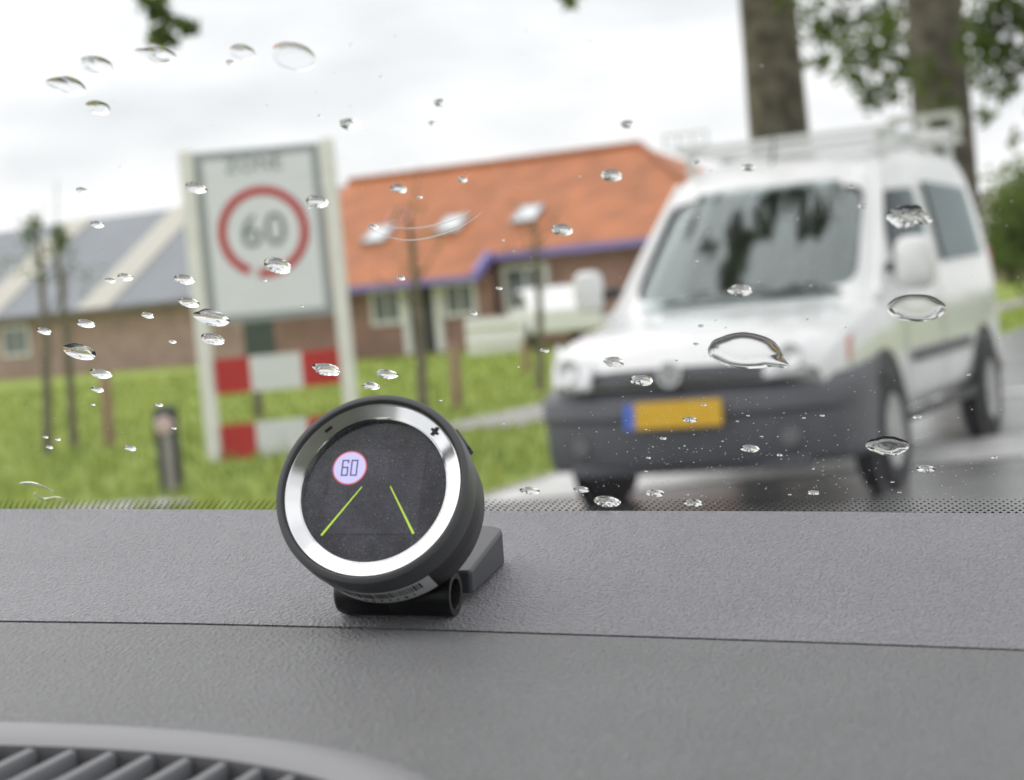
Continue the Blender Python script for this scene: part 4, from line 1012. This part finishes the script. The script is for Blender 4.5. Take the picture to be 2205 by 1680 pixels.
# dust specks and small scratches on the lens
m_dust = pbr('dust', (.75, .75, .76), .9)
du = MB(SF); random.seed(31)
for i in range(230):
    r_ = .0228 * math.sqrt(random.random()); a = random.uniform(0, 2 * PI)
    x_, y_ = r_ * math.cos(a), r_ * math.sin(a)
    if x_ < 0 and y_ > 0 and random.random() < .7: continue
    s_ = random.choice((.00004, .00005, .00007, .0001)); q = random.uniform(0, PI)
    du.box((x_, y_, .00016), (s_ * random.uniform(1, 2.5), s_, s_ * .6), Matrix.Rotation(q, 4, 'Z'))
du.build('dust', m_dust, lens, smooth=False, kind='stuff')
# plus / minus on the ring
def mark(ang, plus):
    r_ = .02605; c = Matrix.Translation((r_ * math.cos(ang), r_ * math.sin(ang), -.00125)) @ Matrix.Rotation(ang - PI / 2, 4, 'Z') @ Matrix.Rotation(R(18), 4, 'X')
    mb = MB(GF @ c); mb.box((0, 0, .0002), (.0026, .00075, .0003))
    if plus: mb.box((0, .00095, .0002), (.00075, .00115, .0003)); mb.box((0, -.00095, .0002), (.00075, .00115, .0003))
    mb.build('plus_mark' if plus else 'minus_mark', m_gdark, ring, smooth=False)
mark(R(130), False); mark(R(46), True)
# side button
ang = R(38); c = Matrix.Rotation(ang, 4, 'Z') @ Matrix.Translation((.0306, 0, -.0115)) @ Matrix.Rotation(R(90), 4, 'Y')
MB(GF @ c).prism([(-.0022, -.0042), (.0022, -.0042), (.0028, -.0036), (.0028, .0036), (.0022, .0042), (-.0022, .0042), (-.0028, .0036), (-.0028, -.0036)], -.001, .0014).build('button', m_gray, gad, smooth=False, bevel=.0004)
# hinge barrel and its sleeve
Bx = Matrix(((cx.x, npad.x, 0, 0), (cx.y, npad.y, 0, 0), (cx.z, npad.z, 0, 0), (0, 0, 0, 1)))
def axisM(p, z, x):
    z = z.normalized(); y = z.cross(x).normalized(); x = y.cross(z)
    return Matrix(((x.x, y.x, z.x, p.x), (x.y, y.y, z.y, p.y), (x.z, y.z, z.z, p.z), (0, 0, 0, 1)))
BM = axisM(BLt, cx, npad)
mb = MB(BM); mb.lathe([(0, .0), (.0052, .0), (.0061, .0005), (.0067, .0018), (.0067, .0180), (.00655, .0182), (.0067, .0184), (.0067, BLen - .0004), (.00665, BLen), (.0049, BLen), (.0047, BLen - .0004), (.0047, BLen - .0075), (0, BLen - .0075)], 72)
mb.build('hinge_barrel', m_gdark, gad)
mb = MB(BM); mb.lathe([(.0, BLen - .0042), (.0014, BLen - .0040), (.0016, BLen - .0048), (.0030, BLen - .0046), (.0034, BLen - .0056), (.0034, BLen - .0074)], 24); mb.build('screw', pbr('screw_steel', (.5, .48, .45), .25, metal=1), gad)
# web joining shell and barrel
web = MB(BM @ Matrix.Translation((0, 0, 0)))
web.prism([(.0045, -.0062), (.0125, -.0145), (.0150, -.0040), (.0050, .0040)], .0032, BLen - .0014); web.build('bracket', m_gdark, gad, smooth=False, bevel=.001)
# foot: a flat wedge arm reaching forward from the barrel
fo_w = .0150
FMx = Matrix.Translation(Ppad + cx * (BLen / 2 - fo_w / 2 + .0016) + npad * .0004) @ padF
def foot_outline():
    pts = [(-fo_w / 2, .0115), (fo_w / 2 - .0006, .0115), (fo_w / 2, .0125)]
    for a in range(0, 91, 10): pts.append((fo_w / 2 - .006 + .006 * math.cos(R(a)), .046 + .006 * math.sin(R(a))))
    for a in range(90, 181, 10): pts.append((-fo_w / 2 + .006 + .006 * math.cos(R(a)), .046 + .006 * math.sin(R(a))))
    return pts
po = foot_outline(); n = len(po); vs = []; 
for x_, y_ in po: vs.append((x_ * .97, y_, .0 if y_ > .02 else .0022))
for x_, y_ in po: vs.append((x_, y_, .0086 + (y_ - .0065) * .05))
for x_, y_ in po: vs.append((x_ * .94, .0275 + (y_ - .0275) * .965, .0096 + (y_ - .0065) * .05))
fs = [tuple(range(n))[::-1], tuple(range(2 * n, 3 * n))]
for k in range(2): fs += [(k * n + i, k * n + (i + 1) % n, (k + 1) * n + (i + 1) % n, (k + 1) * n + i) for i in range(n)]
MB(FMx).add(vs, fs).build('foot', m_foot, gad, smooth=False, bevel=.0005)
# bar code sticker wrapped round the underside of the shell
m_stk = pbr('sticker_silver', (.62, .62, .64), .45); m_ink = pbr('sticker_ink', (.02, .02, .022), .6)
def shell_r(z): return interp([(-.0240, .0298), (-.016, .03045), (-.0095, .0306), (-.008, .0306)], z) + .00012
def stk(a0, a1, z0, z1, off, name, mat, parent, n=40):
    return MB(GF).grid(lambda u, v: ((shell_r(z0 + (z1 - z0) * v) + off) * math.cos(a0 + (a1 - a0) * u), (shell_r(z0 + (z1 - z0) * v) + off) * math.sin(a0 + (a1 - a0) * u), z0 + (z1 - z0) * v), n, 4).build(name, mat, parent)
st = stk(R(236), R(306), -.0222, -.0104, 0, 'barcode_sticker', m_stk, gad)
random.seed(5); a = 240.0
bars = MB(GF)
while a < 299:
    w_ = random.choice((.28, .28, .5, .8, 1.3)); r0_ = .00006
    bars.grid(lambda u, v: ((shell_r(-.0165 + .0048 * v) + r0_) * math.cos(R(a + w_ * u)), (shell_r(-.0165 + .0048 * v) + r0_) * math.sin(R(a + w_ * u)), -.0165 + .0048 * v), 2, 3)
    a += w_ + random.choice((.3, .4, .8))
bars.build('barcode', m_ink, st, smooth=False)
for k, ch in enumerate('4277161'):
    aa = R(262 + k * 5.0); zz = -.0192
    M = Matrix.Rotation(aa, 4, 'Z') @ Matrix.Translation((shell_r(zz) + .00008, 0, zz)) @ Matrix.Rotation(R(90), 4, 'Z') @ Matrix.Rotation(R(90), 4, 'X')
    text_mb(ch, .0025, GF @ M, m_ink, 'digit', st, .00002, .00005)

# ================================================================== rain on the windscreen
m_water = bpy.data.materials.new('water'); m_water.use_nodes = True; nt = m_water.node_tree; nt.nodes.clear()
out = nd(nt, 'ShaderNodeOutputMaterial'); gl = nt.nodes.new('ShaderNodeBsdfGlass'); gl.inputs['IOR'].default_value = 1.333; gl.inputs['Roughness'].default_value = 0.0
nt.links.new(gl.outputs[0], out.inputs[0])
GLF = axisM(Pg, ng, cx)             # glass frame: x lateral, y along the glass, z outward
def drop(x, y, w, asp=1.0, hgt=.36, flat=2.0, irr=.05, rot=0.0, seed=None, lobes=None, name='water_drop'):
    sag = .4 if flat < 3 else (.0 if flat > 7 else .05)
    sky_ = hgt <= .10 and flat < 7
    """x, y: where it sits on the glass as measured; w: its width there; asp: length along the glass / width"""
    c = on_glass(x, y, .0015); a_, b__ = on_glass(x - w / 2, y), on_glass(x + w / 2, y)
    rx = abs((b__ - a_).dot(cx)) / 2; ry = rx * asp
    sd_ = seed if seed is not None else int(x * 13 + y * 7) 
    M = Matrix.Translation(c) @ GLF.to_3x3().to_4x4() @ Matrix.Rotation(rot, 4, 'Z')
    big = w > 30; nu, nr = (64, 14) if big else ((32, 8) if w > 12 else (14, 4))
    def rad(th):
        k = 1 + irr * mnoise.noise(Vector((math.cos(th) * 1.4, math.sin(th) * 1.4, sd_ * .37))) * 2 + irr * .5 * mnoise.noise(Vector((math.cos(th) * 5, math.sin(th) * 5, sd_ * .11 + 5)))
        if lobes:
            for (la, lw, lh) in lobes:
                dlt = (th - la + PI) % (2 * PI) - PI; k += lh * math.exp(-(dlt / lw) ** 2)
        return k
    H = hgt * min(rx, .0045)
    vs = [(0, 0, H)]; fs = []
    for j in range(1, nr + 1):
        t = math.sin(PI / 2 * j / nr)
        for i in range(nu):
            th = 2 * PI * i / nu; k = rad(th)
            zz = H * (1 - t ** (flat + 3.6 * math.sin(th) if sky_ else flat)) * (1 + sag * t * math.sin(th))
            vs.append((rx * t * k * math.cos(th), ry * t * k * math.sin(th), zz))
    for i in range(nu): fs.append((0, 1 + i, 1 + (i + 1) % nu))
    for j in range(nr - 1):
        for i in range(nu):
            a = 1 + j * nu + i; b_ = 1 + j * nu + (i + 1) % nu; fs.append((a, a + nu, b_ + nu, b_))
    fs.append(tuple(1 + (nr - 1) * nu + i for i in range(nu))[::-1])
    me_o = MB(M).add(vs, fs)
    o = me_o.build(name, m_water, None, smooth=True)
    # flat base stays flat, sharp at the rim
    o.data.polygons[len(o.data.polygons) - 1].use_smooth = False
    return mount(o, M)
BIG = [
 (632, 122, 94, 1.0, .075, 6.0, .03, 0, None, 'large oval water drop, biggest of those against the upper left sky'),
 (522, 113, 54, 1.0, .09, 5.0, .04, 0, None, 'oval water drop left of the biggest one in the upper sky'),
 (497, 136, 22, .9, .29, 2.0, .06, 0, None, 'tiny dark lined water drop just below left of an oval drop in the sky'),
 (346, 119, 64, 1.0, .10, 5, .05, 0, [(3.5, .28, .75)], 'water drop with a thin dark tail under the hanging leaves'),
 (208, 142, 68, .95, .085, 5, .04, 0, None, 'pale oval water drop upper left, left of the tailed drop'),
 (150, 186, 66, .95, .085, 5, .05, 0, [(3.5, .5, .55)], 'double water drop at the far upper left of the sky'),
 (210, 232, 52, .9, .10, 5, .05, 0, None, 'pale water drop lowest of the group in the upper left sky'),
 (753, 268, 46, .9, .5, 2.0, .05, 0, None, 'water drop with an orange centre in the sky above the right sign post'),
 (949, 222, 32, .85, .5, 2.0, .04, 0, None, 'brown centred water drop high in the sky above the orange roof'),
 (1351, 268, 32, .85, .35, 2.0, .05, 0, None, 'water drop in the white sky left of the thick tree trunk'),
 (422, 405, 46, .9, .35, 2.0, .06, 0, None, 'water drop over the top of the left sign post'),
 (683, 434, 48, .9, .34, 2.0, .06, 0, None, 'water drop over the right edge of the sign beside the red ring'),
 (598, 572, 60, 1.0, .40, 2.0, .06, 0, None, 'water drop covering the bottom of the red ring on the sign'),
 (858, 406, 36, .9, .37, 2.0, .07, 0, None, 'water drop at the top left of the orange roof'),
 (1316, 378, 46, .95, .37, 2.0, .04, 0, None, 'bright water drop at the right part of the orange roof'),
 (1210, 495, 46, .95, .37, 2.0, .04, 0, None, 'round water drop on the orange roof right of the last skylight'),
 (1610, 361, 30, .9, .4, 2.0, .1, 0, None, 'water drop over the roof front of the white van'),
 (1593, 626, 52, .9, .34, 2.0, .12, 0, None, 'ragged water drop at the foot of the van windscreen'),
 (1957, 467, 98, .9, .20, 2.6, .16, 0, [(-1.7, .5, .25)], 'large ragged water drop over the van door window'),
 (1972, 664, 126, .92, .10, 8.0, .03, 0, None, 'large flat oval water ring over the van side below the mirror'),
 (1604, 757, 160, .95, .085, 9.0, .04, 0, [(.72, .22, .42)], 'largest water drop with a tail, over the bonnet and right headlight'),
 (1321, 780, 44, .95, .34, 2.0, .12, 0, None, 'ragged water drop over the bonnet above the left headlight'),
 (1381, 819, 50, .95, .34, 2.0, .05, 0, None, 'water drop with orange rings left of the van badge'),
 (1910, 960, 96, .9, .15, 4.0, .07, 0, None, 'large cloudy water drop over the front tyre of the van'),
 (1485, 904, 30, .9, .35, 2.0, .04, 0, None, 'water drop in the middle of the yellow number plate'),
 (1614, 966, 40, .9, .35, 2.0, .04, 0, None, 'water drop over the dark bumper right of the number plate'),
 (1993, 1010, 40, .85, .35, 2.4, .03, 0, None, 'flat water drop over the road right of the front tyre'),
 (458, 685, 66, 1.0, .32, 2.0, .05, 0, [(3.5, .4, .2)], 'largest water drop over the left sign post'),
 (458, 730, 50, .9, .34, 2.0, .06, 0, None, 'water drop just below the largest one on the left sign post'),
 (397, 602, 42, .9, .35, 2.0, .05, 0, None, 'water drop left of the sign post below the grey roof'),
 (407, 652, 44, .9, .35, 2.0, .05, 0, None, 'water drop at the eave of the barn left of the sign post'),
 (172, 758, 66, 1.0, .24, 2.6, .05, 0, None, 'wide water drop over the barn wall above the grass on the left'),
 (217, 805, 44, .9, .34, 2.0, .05, 0, None, 'water drop at the top of the wooden stake on the left'),
 (702, 796, 58, .95, .36, 2.2, .09, 0, None, 'water drop over the right red square of the upper striped board'),
 (833, 806, 46, .9, .34, 2.4, .1, 0, None, 'thin water drop on the grass just above the gadget'),
 (800, 831, 38, .8, .4, 2.2, .12, 0, None, 'ragged water drop touching the top rim of the gadget'),
 (1308, 1080, 54, .95, .4, 2.0, .08, 0, None, 'broad water drop in the dotted band below the van bumper'),
 (1493, 1083, 40, .9, .4, 2.0, .07, 0, None, 'water drop in the dotted band under the number plate'),
 (1410, 1062, 40, .9, .4, 2.0, .08, 0, None, 'water drop at the top of the dotted band left of the plate centre'),
 (1251, 1054, 34, .9, .35, 2.0, .04, 0, None, 'water drop over the left front tyre above the dotted band'),
 (1140, 1057, 42, .85, .4, 2.0, .05, 0, None, 'water drop above the dotted band right of the gadget'),
 (1751, 1061, 26, .9, .35, 2.0, .04, 0, None, 'small water drop at the dotted band below the right of the bumper'),
]
for (x, y, w, asp, h, flat, irr, rot, lob, lab) in BIG:
    tag(drop(x, y, w, asp, h, flat, irr, rot, lobes=lob), lab, 'water drop')
SMALL = [
 ('in front of the bright sky', [(931, 266, 18, 'small water drop in the sky just below the brown centred one'), (688, 250, 9, 'pinhead drop in the sky above the sign top right corner'), (177, 411, 26, 'lens shaped water drop in the sky above the left sapling'),
   (1500, 349, 18, 'slanted water drop beside the right end of the orange ridge'), (756, 97, 8, 'pinhead drop in the sky right of the biggest oval drop'), (820, 166, 8, None), (260, 361, 6, None), (1133, 68, 5, None), (1269, 88, 5, None), (1449, 119, 5, None), (1640, 142, 6, None)]),
 ('in front of the barn', [(209, 484, 28, 'water drop touching the ridge of the grey barn roof'), (269, 597, 32, 'larger of two drops side by side on the grey barn roof'), (237, 604, 22, 'smaller of two drops side by side on the grey barn roof'),
   (318, 679, 27, 'water drop over the right window of the barn'), (185, 697, 38, 'water drop over the left window of the barn'), (95, 713, 31, 'leftmost water drop on the brick wall of the barn'), (371, 736, 17, 'small water drop on bare brick right of the barn windows')]),
 ('in front of the farmhouse', [(903, 424, 13, 'tiny drop right below the one at the top left of the orange roof'), (995, 387, 22, 'small water drop near the ridge middle of the orange roof'), (803, 489, 22, 'small water drop on the first skylight'), (1082, 517, 8, 'pinhead drop below the third skylight of the orange roof'),
   (862, 599, 20, 'small water drop at the gutter above the first farmhouse window'), (1105, 540, 6, None), (1247, 380, 6, None), (1074, 621, 15, 'small water drop on the farmhouse wall below the raised gutter'), (1019, 675, 18, 'small water drop at the left end of the white fence')]),
 ('in front of the green meadow', [(1172, 755, 21, 'water drop on the grass just left of the van bonnet'), (210, 839, 26, 'water drop halfway down the left wooden stake'), (200, 871, 10, 'tiny drop left of the wooden stake foot'), (342, 872, 17, 'small water drop above left of the bollard top'),
   (106, 963, 15, 'lowest of three tiny drops at the foot of the saplings'), (98, 941, 12, 'upper left of three tiny drops at the foot of the saplings'), (124, 946, 13, 'right of three tiny drops at the foot of the saplings'), (280, 965, 26, 'water drop on the grass left of the bollard'),
   (374, 922, 12, 'small drop over the bollard below its reflector'), (948, 862, 9, None), (1115, 790, 7, None), (1083, 912, 8, None)]),
 ('in front of the sign', [(570, 604, 10, 'pinhead drop on the bottom edge of the red ring'), (650, 660, 7, 'pinhead drop low on the sign panel'), (665, 448, 6, 'pinhead drop beside the right part of the red ring')]),
 ('in front of the white van body', [(1856, 444, 19, 'small water drop on the pillar right of the van windscreen'), (1832, 403, 10, 'tiny drop at the upper right corner of the van windscreen'), (1498, 741, 13, 'lower of two small drops on the bonnet left of the largest drop'),
   (1509, 702, 13, 'upper of two small drops on the bonnet above left of the largest drop'), (1457, 777, 9, 'tiny drop on the bonnet between the two ragged drops and the largest one'), (1562, 706, 6, None), (1500, 562, 9, 'tiny drop on the left part of the van windscreen'), (1745, 615, 6, None), (1540, 690, 5, None), (1820, 705, 6, None), (1738, 688, 7, None), (1530, 368, 6, None)]),
 ('in front of the dark bumper', [(1427, 944, 15, 'small drop just under the left half of the number plate'), (1396, 986, 11, 'tiny drop on the bumper well below the left end of the number plate'), (1678, 980, 13, 'small drop low on the bumper towards the right wheel'), (1515, 872, 13, 'small drop above the number plate under the grille'),
   (1390, 925, 6, None), (1390, 1015, 8, None), (1730, 900, 8, None), (1770, 895, 11, 'tiny drop on the bumper below the right headlight'), (1610, 895, 8, None), (1587, 907, 7, None), (1640, 940, 7, None), (1473, 960, 6, None), (1555, 950, 6, None), (1480, 1065, 8, None), (1700, 1065, 8, None), (1750, 1010, 7, None)]),
 ('in front of the road by the van', [(1974, 898, 20, 'small water drop right of the front wheel of the van'), (1921, 1038, 9, 'tiny drop on the road below the large cloudy drop'), (2140, 985, 16, 'small drop on the grey road at the far right'), (2085, 807, 10, 'tiny drop on the van side ahead of the rear wheel'), (1935, 1060, 8, 'tiny drop just above the dotted band at the right')]),
]
for where, lst in SMALL:
    for (x, y, w, lab) in lst:
        o = drop(x, y, w, .9, .35, 2.0, .06)
        tag(o, lab or 'pinhead speck of rain ' + where, 'water drop', 'small rain drops ' + where)
# streaky drop low at the left: a long thin film and its crumbs
def film(pts, wid, label):
    dd_ = dens(pts, 30); P = [on_glass(x, y, .0015) for x, y in dd_]; vs = []; fs = []; m_ = 9
    for i, p in enumerate(P):
        d_ = (P[min(i + 1, 29)] - P[max(i - 1, 0)]).normalized(); s__ = ng.cross(d_).normalized(); wi = wid * max(.04, math.sin(PI * (i / 29) ** .6)) 
        for k in range(m_): f = k / (m_ - 1) * 2 - 1; vs.append(p + s__ * wi * f + ng * (wi * .55 * math.sqrt(max(0, 1 - f * f))))
    for i in range(29):
        for k in range(m_): a = i * m_ + k; b_ = i * m_ + (k + 1) % m_; fs.append((a, b_, b_ + m_, a + m_))
    fs.append(tuple(range(m_))); fs.append(tuple(range(29 * m_, 30 * m_))[::-1])
    o = MB().add(vs, fs).build('water_streak', m_water, None); mount(o, Matrix.Translation(P[0])); tag(o, label, 'water streak'); return o
film([(38, 1043), (70, 1042), (100, 1052), (128, 1067)], .0011, 'long white water streak low at the left above the dotted band')
film([(72, 1062), (95, 1076), (125, 1072), (152, 1082)], .0010, 'broken water streak lying in the dotted band at the lower left')
# fine spray of specks, denser low on the right
m_speck = pbr('water_specks', (.80, .82, .84), .25, spec=.8)
sp = MB(); random.seed(77)
for i in range(900):
    if i < 560: x = random.triangular(1150, 2250, 1550); y = random.triangular(780, 1098, 1040)
    elif i < 700: x = random.uniform(1300, 2204); y = random.uniform(400, 900)
    else: x = random.uniform(-50, 1300); y = random.uniform(40, 1090)
    p = on_glass(x, y, .0012); s_ = random.choice((.00010, .00012, .00016, .00022, .0003)) * (1 if i < 560 else .75)
    k = len(sp.v); a = random.uniform(0, PI)
    u1 = (cx * math.cos(a) + tg_ * math.sin(a)) * s_ * random.uniform(1, 1.8); u2 = ng.cross(u1).normalized() * s_
    sp.v += [p + u1, p + u2, p - u1, p - u2, p + ng * s_ * .7]; sp.f += [(k, k + 1, k + 4), (k + 1, k + 2, k + 4), (k + 2, k + 3, k + 4), (k + 3, k, k + 4), (k + 3, k + 2, k + 1, k)]
o = sp.build('water_specks', m_speck, None, smooth=False); tag(o, 'fine bright specks of spray scattered over the windscreen', 'spray', kind='stuff')
